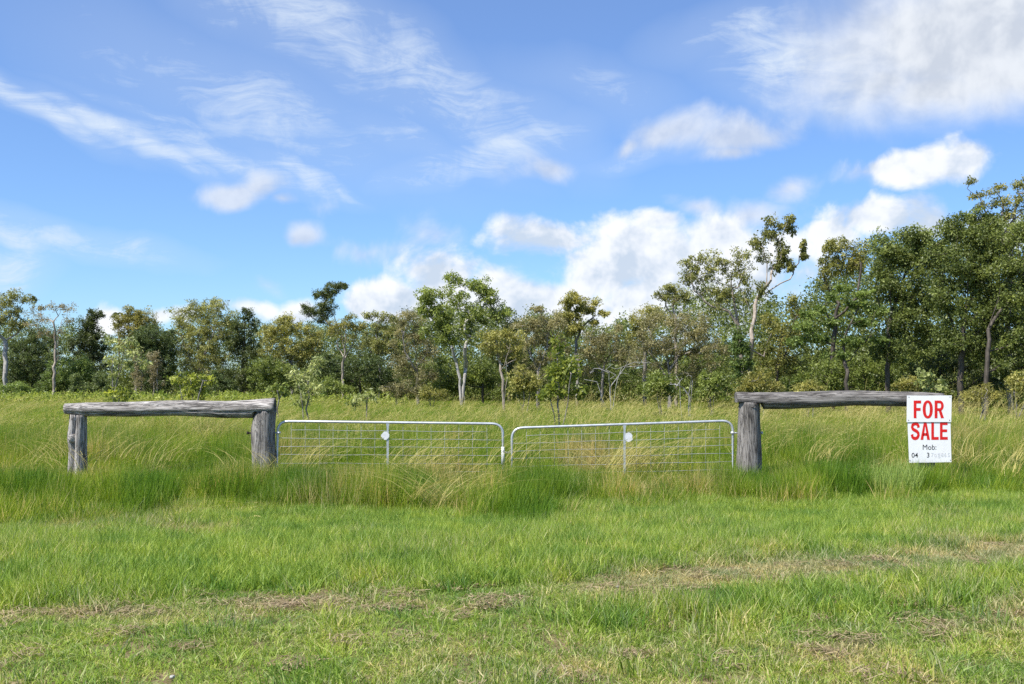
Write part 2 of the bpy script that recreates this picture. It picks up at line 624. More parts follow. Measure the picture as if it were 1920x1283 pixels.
def build_ground():
    ys = np.concatenate([np.arange(-10, 2, 1.0), np.arange(2, 26, 0.22), np.arange(26, 60, 1.0), np.geomspace(60, 2500, 30)])
    xs = np.concatenate([-np.geomspace(2500, 40, 26), np.arange(-39, -14, 1.2), np.arange(-14, 14.01, 0.25), np.arange(15, 40, 1.2), np.geomspace(40, 2500, 26)])
    X, Y = np.meshgrid(xs, ys)
    Z = gz(X, Y)
    v = np.stack([X.ravel(), Y.ravel(), Z.ravel()], 1)
    nx, ny = len(xs), len(ys)
    i = (np.arange(ny - 1)[:, None] * nx + np.arange(nx - 1)[None, :]).ravel()
    f = np.stack([i, i + 1, i + nx + 1, i + nx], 1)
    me = mesh_np('ground', v, f.ravel(), np.full(len(f), 4), smooth=True)
    o = obj('ground', me, M_GROUND)
    tag(o, 'flat grassy paddock ground with bare thatch showing between the blades', 'ground', kind='structure')


build_ground()

# ------------------------------------------------------------------ log rails
D0 = 19.6


def log_mesh(name, path, radii, seed, k=36, grooves=(), clamp=None, rough=0.05, squash=1.0):
    """log along local +X. path: list of (x, y, z) centres, radii per centre; grooves: (angle, width, depth, wander)"""
    path = np.array(path, float)
    rad = np.array(radii, float)
    n = max(24, int(path[-1, 0] / 0.05))
    tt = np.linspace(0, 1, n)
    pt = np.linspace(0, 1, len(path))
    C = np.stack([np.interp(tt, (path[:, 0] - path[0, 0]) / (path[-1, 0] - path[0, 0]), path[:, j]) for j in range(3)], 1)
    for _ in range(3):
        C[1:-1] = .25 * C[:-2] + .5 * C[1:-1] + .25 * C[2:]
    rr = np.interp(tt, (path[:, 0] - path[0, 0]) / (path[-1, 0] - path[0, 0]), rad)
    th = np.linspace(0, 2 * math.pi, k, endpoint=False)
    TH, T = np.meshgrid(th, tt)
    XX = np.repeat(C[:, 0][:, None], k, 1)
    big = vnoise(XX * 1.3 + 40, np.cos(TH) * 1.4 + np.sin(TH) * .9 + 9, seed) - .5
    fine = vnoise(XX * 3 + 10, TH * 6, seed + 3) - .5
    edge = vnoise(XX * .6, TH * 11, seed + 4)
    fac = 1 + big * rough * 3 + fine * rough * .9 - np.clip(edge - .7, 0, 1) * .14
    for (a, w, d, wn) in grooves:
        aa = a + wn * (vnoise(XX[:, :1] * 1.5, XX[:, :1] * 0 + a, seed + 7) - .5)
        dd = (TH - aa + math.pi) % (2 * math.pi) - math.pi
        fac = fac - d * np.exp(-(dd / w) ** 2)
    RR = rr[:, None] * fac
    V = np.stack([XX, C[:, 1][:, None] + RR * np.cos(TH), C[:, 2][:, None] + RR * np.sin(TH) * squash], 2)
    # rough saw cuts at the ends
    tilt = .06
    V[0, :, 0] += tilt * rr[0] * np.cos(th + seed)
    V[-1, :, 0] += tilt * rr[-1] * np.cos(th - seed)
    if clamp:
        for (x0, x1, zmin) in clamp:
            mk = (V[:, :, 0] > x0) & (V[:, :, 0] < x1)
            V[:, :, 2] = np.where(mk, np.maximum(V[:, :, 2], zmin + 0 * XX), V[:, :, 2])
    verts = V.reshape(-1, 3)
    i = np.arange(n - 1)[:, None] * k + np.arange(k)[None, :]
    j = np.arange(n - 1)[:, None] * k + (np.arange(k)[None, :] + 1) % k
    quads = np.stack([i, j, j + k, i + k], 2).reshape(-1, 4)
    # end caps as fans with a slightly sunk heart
    verts = np.concatenate([verts, [[C[0, 0] + .012, C[0, 1], C[0, 2]], [C[-1, 0] - .012, C[-1, 1], C[-1, 2]]]])
    a = np.arange(k)
    b = (a + 1) % k
    c0 = np.stack([b, a, np.full(k, n * k)], 1)
    c1 = np.stack([(n - 1) * k + a, (n - 1) * k + b, np.full(k, n * k + 1)], 1)
    me = mesh_np(name, verts, np.concatenate([quads.ravel(), c0.ravel(), c1.ravel()]),
                 np.concatenate([np.full(len(quads), 4), np.full(2 * k, 3)]))
    sm = np.ones(len(me.polygons), bool)
    sm[len(quads):] = False
    me.polygons.foreach_set('use_smooth', sm)
    return me


def mpx(v):
    return v * D0 / F


def rail(parent, top, bottom, depth, seed, clamp_px=(), grooves=(), mat=None):
    """top/bottom: matching lists of (px, py) outlines"""
    x0 = top[0][0]
    z0 = at(x0, 0, depth)
    P0 = at(x0, (top[0][1] + bottom[0][1]) / 2, depth)
    path, rad = [], []
    for (ax, ay), (bx, by) in zip(top, bottom):
        a, b = at(ax, ay, depth), at(bx, by, depth)
        path.append(((a.x - P0.x), 0.0, (a.z + b.z) / 2 - P0.z))
        rad.append((a.z - b.z) / 2)
    cl = [(at(x0_, 0, depth).x - P0.x, at(x1_, 0, depth).x - P0.x, at(x0_, zy, depth).z - P0.z) for (x0_, x1_, zy) in clamp_px]
    me = log_mesh('rail', path, rad, seed, 40, grooves, cl, 0.028)
    o = obj('rail', me, mat or M_WOOD, parent)
    me.materials.append(M_SHADED_END)  # painted shade for the right-hand end cap
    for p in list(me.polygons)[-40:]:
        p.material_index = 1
    o.location = P0 - parent.location
    return o


def post(parent, cx_top, cx_bot, py_top, w_prof, depth, seed, grooves=(), rough=.05, mat=None):
    """upright log; w_prof: list of (py, width px, shift px)"""
    path, rad = [], []
    base_z = float(gz(at(cx_bot, 900, depth).x, depth)) - 0.35
    top = at(cx_top, py_top, depth)
    bot = at(cx_bot, py_top, depth)
    L = top.z - base_z
    for (py, w, sh) in w_prof:
        z = at(0, py, depth).z
        path.append((z - base_z, 0.0, -mpx(sh)))
        rad.append(mpx(w) / 2)
    path = [(0, 0, path[0][2])] + path
    rad = [rad[0] * 1.05] + rad
    path[-1] = (L, 0, path[-1][2])
    me = log_mesh('post', path, rad, seed, 36, grooves, None, rough)
    o = obj('post', me, mat or M_WOOD, parent)
    # local X -> world Z, local Z -> world -X, local Y -> world -Y... a proper rotation
    o.rotation_euler = (0, -math.pi / 2, 0)
    o.location = Vector((bot.x, depth, base_z)) - parent.location
    return o


left_base = Vector((at(320, 0, D0).x, D0, float(gz(at(320, 0, D0).x, D0))))
lf = empty('log_rail', left_base)
tag(lf, 'weathered grey log rail on two posts, hinge post of the left farm gate', 'log fence', 'heavy log rails beside the gates')
rail(lf, [(122, 757), (160, 755), (240, 754), (330, 751), (420, 752), (470, 750), (516, 747)],
     [(122, 776), (160, 781), (240, 782), (330, 780), (420, 784), (470, 784), (516, 782)], D0 - .02, 3,
     [(483, 530, 771), (110, 131, 777)], [(math.pi * 1.12, .07, .10, .8), (math.pi * .8, .06, .08, .9), (3.5, .05, .1, 1.2)])
post(lf, 495, 495, 769, [(905, 52, 4), (870, 48, 2), (840, 44, 0), (810, 43, -2), (785, 40, 1), (772, 38, 4), (769, 37, 5)], D0, 21,
     [(math.pi * .9, .1, .12, 1.2), (4.4, .08, .09, .8), (2.3, .07, .08, .8)], .055, M_WOOD_MID)
pl = post(lf, 147, 147, 778, [(905, 36, 0), (870, 35, 0), (840, 34, 0), (824, 37, -2), (812, 36, -1), (795, 33, 0), (778, 32, 0)], D0, 33,
          [(math.pi * .97, .26, .55, .25), (math.pi * .7, .1, .2, .5), (4.6, .1, .12, .6)], .07)
# knot on the gnarled post
kb = MB()
kc = at(133, 822, D0 - .13)
kn = Vector((-0.75, -0.62, 0.1)).normalized()
s_ = kn.cross(Vector((0, 0, 1))).normalized()
u_ = s_.cross(kn)
rings = [(.085, -.06), (.078, .0), (.062, .035), (.045, .042), (.032, .03)]
vs, fs = [], []
for (r_, h_) in rings:
    for j in range(14):
        q = 2 * math.pi * j / 14
        vs.append(kc + kn * h_ + (s_ * math.cos(q) * r_ * .75 + u_ * math.sin(q) * r_) * (1 + .1 * math.sin(3 * q + 1)))
for i in range(len(rings) - 1):
    for j in range(14):
        fs.append((i * 14 + j, i * 14 + (j + 1) % 14, (i + 1) * 14 + (j + 1) % 14, (i + 1) * 14 + j))
vs.append(kc + kn * -.005)
for j in range(14):
    fs.append(((len(rings) - 1) * 14 + j, (len(rings) - 1) * 14 + (j + 1) % 14, len(vs) - 1))
kb.add([v - lf.location for v in vs], fs)
kme = kb.mesh('knot', True)
kme.materials.append(M_WOOD)
kme.materials.append(M_HOLE)
for p in list(kme.polygons)[-14 - 14:]:
    p.material_index = 1
obj('knot', kme, None, lf)
bb = MB()
a_ = at(463, 812, D0)
bb.tube([a_ - lf.location, at(480, 812, D0) - lf.location], mpx(1.6), 8)
bb.tube([at(463, 812, D0) - lf.location, at(466, 812, D0) - lf.location], mpx(3.0), 6)
obj('bolt', bb.mesh('bolt'), M_HOLE, lf)

right_base = Vector((at(1560, 0, D0).x, D0, float(gz(at(1560, 0, D0).x, D0))))
rf = empty('log_rail', right_base)
tag(rf, 'thick grey log rail on a squared post, running behind the for sale sign', 'log fence', 'heavy log rails beside the gates')
rail(rf, [(1380, 735), (1420, 736), (1480, 735), (1540, 734), (1600, 732), (1660, 734), (1720, 735), (1768, 738)],
     [(1380, 762), (1420, 767), (1480, 767), (1540, 765), (1600, 761), (1660, 762), (1720, 763), (1768, 762)], D0 - .02, 8,
     [(1370, 1422, 755)], [(math.pi * 1.2, .06, .07, .8), (math.pi * .75, .05, .07, .7)], M_WOOD_DARK)
post(rf, 1403, 1404, 754, [(905, 47, -1), (875, 46, -1), (840, 44, 0), (800, 42, 0), (770, 40, 1), (754, 39, 1)], D0, 45,
     [(math.pi * 1.25, .1, .08, .4), (math.pi * .75, .1, .08, .4), (math.pi * 1.75, .1, .1, .3), (math.pi * .25, .1, .1, .3)], .04, M_WOOD_DARK)
post(rf, 1735, 1735, 761, [(905, 30, 0), (840, 30, 0), (761, 30, 0)], D0 + .02, 51, [(math.pi, .1, .1, .5)], .05, M_WOOD_DARK)
bb = MB()
bb.tube([at(1424, 812, D0) - rf.location, at(1430, 812, D0) - rf.location], mpx(1.6), 8)
bb.tube([at(1428, 812, D0) - rf.location, at(1430, 812, D0) - rf.location], mpx(3.2), 6)
obj('bolt', bb.mesh('bolt'), M_GALV, rf)
# twisted fencing wire round the joint of the right-hand rail
bb = MB()
wp = []
for q in range(9):
    wp.append(at(1408 + 2.4 * q, 764 - 1.3 * q + 2 * math.sin(q), D0 - .19 - .02 * math.sin(q * .4)) - rf.location)
bb.tube(wp, .007, 5)
wp = [at(1413, 755, D0 - .2) - rf.location, at(1419, 757, D0 - .2) - rf.location, at(1424, 761, D0 - .17) - rf.location]
bb.tube(wp, .007, 5)
obj('tie_wire', bb.mesh('tie_wire', True), M_HOLE, rf)

# ------------------------------------------------------------------ gates


def gate(label, tl, tr, bl, br, brace, badge, badge_shape, wires, verts_px, hinge, depth):
    base = Vector((at((tl[0] + tr[0]) / 2, 0, depth).x, depth, float(gz(at((tl[0] + tr[0]) / 2, 0, depth).x, depth))))
    root = empty('farm_gate', base)
    tag(root, label, 'gate', 'pair of low tube and wire farm gates')

    def L(px, py, dd=0.0):
        return at(px, py, depth + dd) - base

    r = 0.024
    cr = 21
    pts = []

    def corner(c, a, b):
        # rounded corner at c between directions to a and b
        c, a, b = Vector(c), Vector(a), Vector(b)
        u, v = (a - c).normalized() * cr, (b - c).normalized() * cr
        return [tuple((c + u) * (1 - t) ** 2 + c * 2 * t * (1 - t) + (c + v) * t ** 2) for t in np.linspace(0, 1, 9)]
    loop = [bl] + corner(tl, bl, tr) + corner(tr, tl, br) + [br]
    fb = MB()
    fb.tube([L(*p) for p in loop], r, 12, True)
    obj('frame', fb.mesh('frame', True), M_GALV, root)
    if hinge == 'l':
        cb = MB()
        cb.tube([L(943, 838), L(943, 876)], r * 1.22, 12)
        obj('sleeve', cb.mesh('sleeve', True), M_PLATE, root)
        cb = MB()
        for i in range(7):
            q = [L(944 + 2.3 * i + 1.6 * math.cos(a), 846 + 3.2 * math.sin(i * .52) + 1.3 * math.sin(a), -.03 + .012 * (i % 2) * math.sin(a)) for a in np.linspace(0, 2 * math.pi, 9)[:-1]]
            cb.tube(q, .0045, 5, True)
        ch = obj('chain', cb.mesh('chain', True), M_WIRE, root)
        ch['kind'] = 'stuff'

    def edge_y(px, frac):
        t = (px - tl[0]) / (tr[0] - tl[0])
        yt = tl[1] + (tr[1] - tl[1]) * t
        yb = bl[1] + (br[1] - bl[1]) * t
        return yt + (yb - yt) * frac
    for (fr, xa, xb) in wires:
        wb = MB()
        n = 12
        wp = []
        for i in range(n + 1):
            px = xa + (xb - xa) * i / n
            wp.append(L(px, edge_y(px, fr) + .5 * math.sin(i * 1.3 + fr * 20), 0.004))
        wb.tube(wp, 0.0040, 6)
        obj('horizontal_wire', wb.mesh('horizontal_wire', True), M_WIRE, root)
    for px in verts_px:
        wb = MB()
        j = random.uniform(-1, 1)
        wb.tube([L(px, edge_y(px, .02), .014), L(px + j, edge_y(px, .5), .014), L(px, edge_y(px, .98), .014)], 0.0027, 5)
        obj('vertical_wire', wb.mesh('vertical_wire', True), M_WIRE, root)
    bx = brace
    sb = MB()
    hw = .021
    prof = [(0.015, 1.5), (0.06, 1.0), (0.12, .8), (0.2, 1.0), (1.0, 1.0)]
    vs, fs = [], []
    for (fr, k) in prof:
        c = L(bx, edge_y(bx, fr), -0.012)
        for (dx, dy) in ((-hw * k, -.009), (hw * k, -.009), (hw * k, .009), (-hw * k, .009)):
            vs.append(c + Vector((dx, dy, 0)))
    for i in range(len(prof) - 1):
        for j in range(4):
            fs.append((i * 4 + j, (i + 1) * 4 + j, (i + 1) * 4 + (j + 1) % 4, i * 4 + (j + 1) % 4))
    fs += [(0, 1, 2, 3), (16, 19, 18, 17)]
    sb.add(vs, fs)
    obj('brace', sb.mesh('brace'), M_GALV, root)
    pb = MB()
    c = L(badge[0], badge[1], -0.03)
    m = len(badge_shape)
    vs = [c + Vector((mpx(x), -.006, mpx(-y))) for (x, y) in badge_shape] + [c + Vector((mpx(x), .006, mpx(-y))) for (x, y) in badge_shape]
    fs = [tuple(range(m))[::-1], tuple(range(m, 2 * m))] + [(i, (i + 1) % m, m + (i + 1) % m, m + i) for i in range(m)]
    pb.add(vs, fs)
    obj('badge', pb.mesh('badge'), M_PLATE, root)
    hb = MB()
    if hinge == 'l':
        xa, xb, y = tl[0] - 8, tl[0] + 2, 812
        hs = tl[0] + 1.5
    else:
        xa, xb, y = tr[0] - 1, tr[0] + 12, 812
        hs = tr[0] - .5
    hb.tube([L(xa, y), L(xb, y)], .013, 8)
    hb.tube([L(hs, y - 2.2), L(hs, y + 2.2)], .038, 12)
    obj('hinge', hb.mesh('hinge', True), M_GALV, root)
    return root


oct_ = [(-8, -1.3), (-2.4, -7.6), (2.6, -7.6), (7.4, -2.2), (7.4, 2.2), (2.2, 7.8), (-1.8, 7.8), (-8, 1.6)]
worn = [(-5, -7), (1, -9), (5, -7), (7.5, -3), (6.5, 0), (8, 4), (4, 7), (0, 9), (-5, 7), (-6, 0)]
gate('low galvanised farm gate with a clean white octagonal badge, hung on the left log post',
     (521, 790), (943, 795), (519, 909), (943, 909), 727, (722.5, 817), oct_,
     [(.135, 546, 913), (.265, 521, 943), (.395, 521, 943), (.525, 521, 943), (.66, 521, 943), (.79, 521, 943), (.90, 521, 943)],
     [546 + 26.2 * i for i in range(15) if i != 7], 'l', D0)
gate('low galvanised farm gate with a worn white badge, hung on the squared right post',
     (960, 803), (1374, 789), (959, 912), (1374, 905), 1171, (1178.5, 820), worn,
     [(.135, 986, 1348), (.265, 960, 1374), (.395, 960, 1374), (.525, 960, 1374), (.66, 960, 1374), (.79, 960, 1374), (.90, 960, 1374)],
     [987 + 25.9 * i for i in range(15) if i != 7], 'r', D0 + .06)

# ------------------------------------------------------------------ for sale sign
DS = 19.30
sb0 = at(1742, 867, DS)
sign = empty('for_sale_sign', (sb0.x, sb0.y, sb0.z))
tag(sign, 'white two-board sign reading FOR SALE in red, fixed to the log rail end', 'sign')


def sp(zx, zy, dy=0.0):
    """sign zoom pixel (6.109x view from 1640,680) -> local"""
    return at(1640 + zx / 6.109, 680 + zy / 6.109, DS + dy) - sign.location


def board(corners, y0, th):
    """corners in zoom px, clockwise from top-left, with a slight bow"""
    n = 8
    mb = MB()
    rows = 6
    vs = []
    for side in (0, 1):
        for r_ in range(rows + 1):
            for c_ in range(n + 1):
                u, v = c_ / n, r_ / rows
                tx = corners[0][0] * (1 - u) + corners[1][0] * u
                ty = corners[0][1] * (1 - u) + corners[1][1] * u
                bx = corners[3][0] * (1 - u) + corners[2][0] * u
                by = corners[3][1] * (1 - u) + corners[2][1] * u
                p = sp(tx * (1 - v) + bx * v, ty * (1 - v) + by * v, y0)
                p.y += side * th
                vs.append(p)
    fs = []
    m = (n + 1) * (rows + 1)
    for r_ in range(rows):
        for c_ in range(n):
            a = r_ * (n + 1) + c_
            fs.append((a, a + n + 1, a + n + 2, a + 1))
            fs.append((m + a, m + a + 1, m + a + n + 2, m + a + n + 1))
    for c_ in range(n):
        a = c_
        fs.append((a, a + 1, m + a + 1, m + a))
        a = rows * (n + 1) + c_
        fs.append((a + 1, a, m + a, m + a + 1))
    for r_ in range(rows):
        a = r_ * (n + 1)
        fs.append((a + n + 1, a, m + a, m + a + n + 1))
        a = r_ * (n + 1) + n
        fs.append((a, a + n + 1, m + a + n + 1, m + a))
    mb.add(vs, fs)
    return mb.mesh('board')


lower = obj('board', board([(377, 672), (868, 672), (880, 1141), (396, 1149)], 0.0, .008), M_WHITE, sign)
upper = obj('board', board([(371, 378), (883, 377), (877, 681), (367, 682)], -0.014, .008), M_WHITE, sign)


def letter(name, polys, x0, y0, w, h, dy, mat, parent):
    """polys: list of quads/ngons in unit box (x right, y down)"""
    mb = MB()
    for poly in polys:
        vs = [sp(x0 + x * w, y0 + y * h, dy) for (x, y) in poly]
        m = len(vs)
        back = [v + Vector((0, .0012, 0)) for v in vs]
        mb.add(vs + back, [tuple(range(m))[::-1], tuple(range(m, 2 * m))] + [(i, (i + 1) % m, m + (i + 1) % m, m + i) for i in range(m)])
    return obj(name, mb.mesh(name), mat, parent)


def ring_polys(outer, inner):
    m = len(outer)
    return [[outer[i], outer[(i + 1) % m], inner[(i + 1) % m], inner[i]] for i in range(m)]


def strip_polys(outer, inner):
    return [[outer[i], outer[i + 1], inner[i + 1], inner[i]] for i in range(len(outer) - 1)]


def ell(cx_, cy_, rx, ry, a0=0, a1=360, n=28, power=1.0):
    r = []
    for i in range(n if a1 - a0 == 360 else n + 1):
        q = R(a0 + (a1 - a0) * i / n)
        c, s = math.cos(q), math.sin(q)
        if power != 1:
            c = math.copysign(abs(c) ** power, c)
            s = math.copysign(abs(s) ** power, s)
        r.append((cx_ + rx * c, cy_ - ry * s))
    return r


def stroke(pts, w):
    """constant-width stroke through points; w: (wx, wy) half widths so that horizontals can be thinner"""
    o, n_ = [], []
    for i, p in enumerate(pts):
        a, b = pts[max(0, i - 1)], pts[min(len(pts) - 1, i + 1)]
        dx, dy = b[0] - a[0], b[1] - a[1]
        l = math.hypot(dx, dy) or 1
        nx, ny = -dy / l, dx / l
        o.append((p[0] + nx * w[0], p[1] + ny * w[1]))
        n_.append((p[0] - nx * w[0], p[1] - ny * w[1]))
    return strip_polys(o, n_)


def rect(x0, y0, x1, y1):
    return [(x0, y0), (x1, y0), (x1, y1), (x0, y1)]


GF = [rect(0, 0, .37, 1), rect(.37, 0, 1, .165), rect(.37, .42, .93, .585)]
GO = ring_polys(ell(.5, .5, .5, .51, power=.92), ell(.5, .5, .2, .365, power=.92))
GR = [rect(0, 0, .30, 1), rect(.30, 0, .56, .155), rect(.30, .435, .56, .59)]
GR += strip_polys(ell(.56, .295, .41, .295, 90, -90, 14), ell(.56, .295, .13, .14, 90, -90, 14))
GR += [[(.44, .585), (.72, .555), (1.0, 1.0), (.68, 1.0)]]
GL = [rect(0, 0, .36, 1), rect(.36, .835, 1, 1)]
GE = [rect(0, 0, .33, 1), rect(.33, 0, .98, .16), rect(.33, .41, .92, .565), rect(.33, .84, 1, 1)]
GA = [[(.36, 0), (.64, 0), (.5, .2)], [(.36, 0), (.5, .2), (.29, 1), (0, 1)], [(.64, 0), (1, 1), (.71, 1), (.5, .2)], [(.33, .615), (.67, .615), (.72, .77), (.28, .77)]]
scur = [(.86, .31), (.83, .20), (.71, .115), (.52, .085), (.33, .115), (.19, .19), (.16, .285), (.22, .375), (.37, .435), (.55, .48), (.72, .535),
        (.83, .62), (.855, .72), (.79, .82), (.66, .885), (.48, .91), (.30, .885), (.18, .81), (.145, .68)]
GS = stroke(scur, (.145, .09))
for nm, gl, x0, y0, w, h, dy, par in [
        ('letter_f', GF, 447, 435, 85, 202, -.0165, upper), ('letter_o', GO, 550, 435, 116, 204, -.0165, upper), ('letter_r', GR, 687, 435, 107, 202, -.0165, upper),
        ('letter_s', GS, 413, 681, 104, 208, -.0025, lower), ('letter_a', GA, 525, 684, 108, 201, -.0025, lower),
        ('letter_l', GL, 649, 684, 84, 201, -.0025, lower), ('letter_e', GE, 748, 683, 89, 201, -.0025, lower)]:
    letter(nm, gl, x0, y0, w, h, dy, M_RED, par)


for (zx, zy, par, dy) in ((392, 396, upper, -.0145), (862, 394, upper, -.0145), (388, 660, upper, -.0145), (858, 660, upper, -.0145), (404, 1122, lower, -.0005), (868, 1118, lower, -.0005)):
    cbm = MB()
    c = sp(zx, zy, dy)
    cbm.tube([c + Vector((0, .004, 0)), c - Vector((0, .004, 0))], .0075, 8)
    obj('screw', cbm.mesh('screw'), M_HOLE, par)


def text(name, s, x0, y_base, height, width, dy, mat, parent, bold=0.0):
    cu = bpy.data.curves.new(name, 'FONT')
    cu.body = s
    cu.size = 1.0
    cu.offset = bold
    cu.resolution_u = 4
    cu.fill_mode = 'FRONT'
    tmp = bpy.data.objects.new(name, cu)
    COL.objects.link(tmp)
    bpy.context.view_layer.update()
    dg = bpy.context.evaluated_depsgraph_get()
    me = bpy.data.meshes.new_from_object(tmp.evaluated_get(dg))
    COL.objects.unlink(tmp)
    bpy.data.objects.remove(tmp)
    co = np.array([v.co[:] for v in me.vertices])
    lo, hi = co.min(0), co.max(0)
    sx = width / (hi[0] - lo[0])
    sy = height / (hi[1] - lo[1])
    for v in me.vertices:
        v.co = sp(x0 + (v.co.x - lo[0]) * sx, y_base - (v.co.y - lo[1]) * sy, dy)
    me.materials.clear()
    me.name = name
    return obj(name, me, mat, parent)


text('lettering', 'Mob:', 551, 999, 59, 155, -.0025, M_BLACK, lower, 0.0)
text('lettering', '04', 423, 1089, 55, 73, -.0025, M_BLACK, lower, 0.006)
text('lettering', '3', 598, 1088, 56, 28, -.0025, M_BLACK, lower, 0.006)
for s_, x0, w, yb, h in (('7', 648, 26, 1080, 46), ('0', 682, 26, 1082, 36), ('8', 724, 26, 1094, 56), ('8', 762, 24, 1080, 44), ('6', 796, 24, 1080, 46), ('5', 836, 24, 1080, 44)):
    text('faded_digit', s_, x0, yb, h, w, -.0025, M_FADED, lower)

# ------------------------------------------------------------------ trees


def resample(path, step):
    out = [path[0]]
    for a, b in zip(path[:-1], path[1:]):
        L = (b - a).length
        n = max(1, int(round(L / step)))
        for i in range(1, n + 1):
            out.append(a.lerp(b, i / n))
    return out


def tubes(P, par, rad, k=5):
    """prisms for every edge parent->child"""
    idx = np.array([i for i in range(len(par)) if par[i] >= 0])
    if len(idx) == 0:
        return np.zeros((0, 3)), np.zeros((0, 4), int)
    P = np.asarray(P)
    rad = np.asarray(rad)
    A = P[np.asarray(par)[idx]]
    B = P[idx]
    ra = np.minimum(rad[np.asarray(par)[idx]], rad[idx] * 1.18)
    rb = rad[idx]
    d = B - A
    ln = np.linalg.norm(d, axis=1, keepdims=True)
    d = d / np.maximum(ln, 1e-6)
    B = B + d * rb[:, None] * .35
    ref = np.where(np.abs(d[:, 2:3]) < .9, np.array([[0, 0, 1.0]]), np.array([[1.0, 0, 0]]))
    s = np.cross(d, ref)
    s /= np.linalg.norm(s, axis=1, keepdims=True)
    u = np.cross(s, d)
    th = np.linspace(0, 2 * math.pi, k, endpoint=False)
    off = s[:, None, :] * np.cos(th)[None, :, None] + u[:, None, :] * np.sin(th)[None, :, None]
    va = A[:, None, :] + off * ra[:, None, None]
    vb = B[:, None, :] + off * rb[:, None, None]
    V = np.concatenate([va, vb], 1).reshape(-1, 3)
    base = np.arange(len(idx)) * 2 * k
    j = np.arange(k)
    f = np.stack([base[:, None] + j, base[:, None] + (j + 1) % k, base[:, None] + k + (j + 1) % k, base[:, None] + k + j], 2).reshape(-1, 4)
    return V, f


def leaf_cloud(rg, centers, cr, n_each, size, aspect, droop, flat, tone, outward=.5):
    """rhombic leaves round the clump centres -> verts, quads, v attribute"""
    centers = np.asarray(centers)
    m = len(centers)
    ci = np.repeat(np.arange(m), n_each)
    N = len(ci)
    g = rg.normal(size=(N, 3))
    g /= np.linalg.norm(g, axis=1, keepdims=True)
    rr = rg.random(N) ** 0.45
    nsub = 7
    sub = rg.normal(size=(m, nsub, 3))
    sub /= np.linalg.norm(sub, axis=2, keepdims=True)
    sub *= (.35 + .6 * rg.random((m, nsub, 1)))
    si = rg.integers(0, nsub, N)
    stone = rg.normal(size=(m, nsub)) * .10
    off = (sub[ci, si] + g * rr[:, None] * .42) * cr[ci][:, None]
    off[:, 2] *= flat
    pos = centers[ci] + off
    ax = rg.normal(size=(N, 3)) + g * outward
    ax[:, 2] -= droop
    ax /= np.linalg.norm(ax, axis=1, keepdims=True)
    nr = rg.normal(size=(N, 3))
    nr[:, 2] += .4
    sd = np.cross(ax, nr)
    sd /= np.maximum(np.linalg.norm(sd, axis=1, keepdims=True), 1e-6)
    nn = np.cross(sd, ax)
    ln = size * .86 * (0.5 + 0.9 * rg.random(N)) * (.8 + .4 * rg.random(m))[ci]
    wd = ln * aspect * 1.28 * (0.7 + .6 * rg.random(N))
    a = pos
    b = pos + ax * (ln * .45)[:, None] + sd * (wd * .5)[:, None] + nn * (ln * .04)[:, None]
    c = pos + ax * ln[:, None]
    d = pos + ax * (ln * .45)[:, None] - sd * (wd * .5)[:, None] + nn * (ln * .04)[:, None]
    V = np.stack([a, b, c, d], 1).reshape(-1, 3)
    f = np.arange(N * 4).reshape(-1, 4)
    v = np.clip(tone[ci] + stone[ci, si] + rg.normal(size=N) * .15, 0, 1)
    return V, f, np.repeat(v, 4)


SEED = [100]
LEAVES = [0]
NLEAF = 4.0


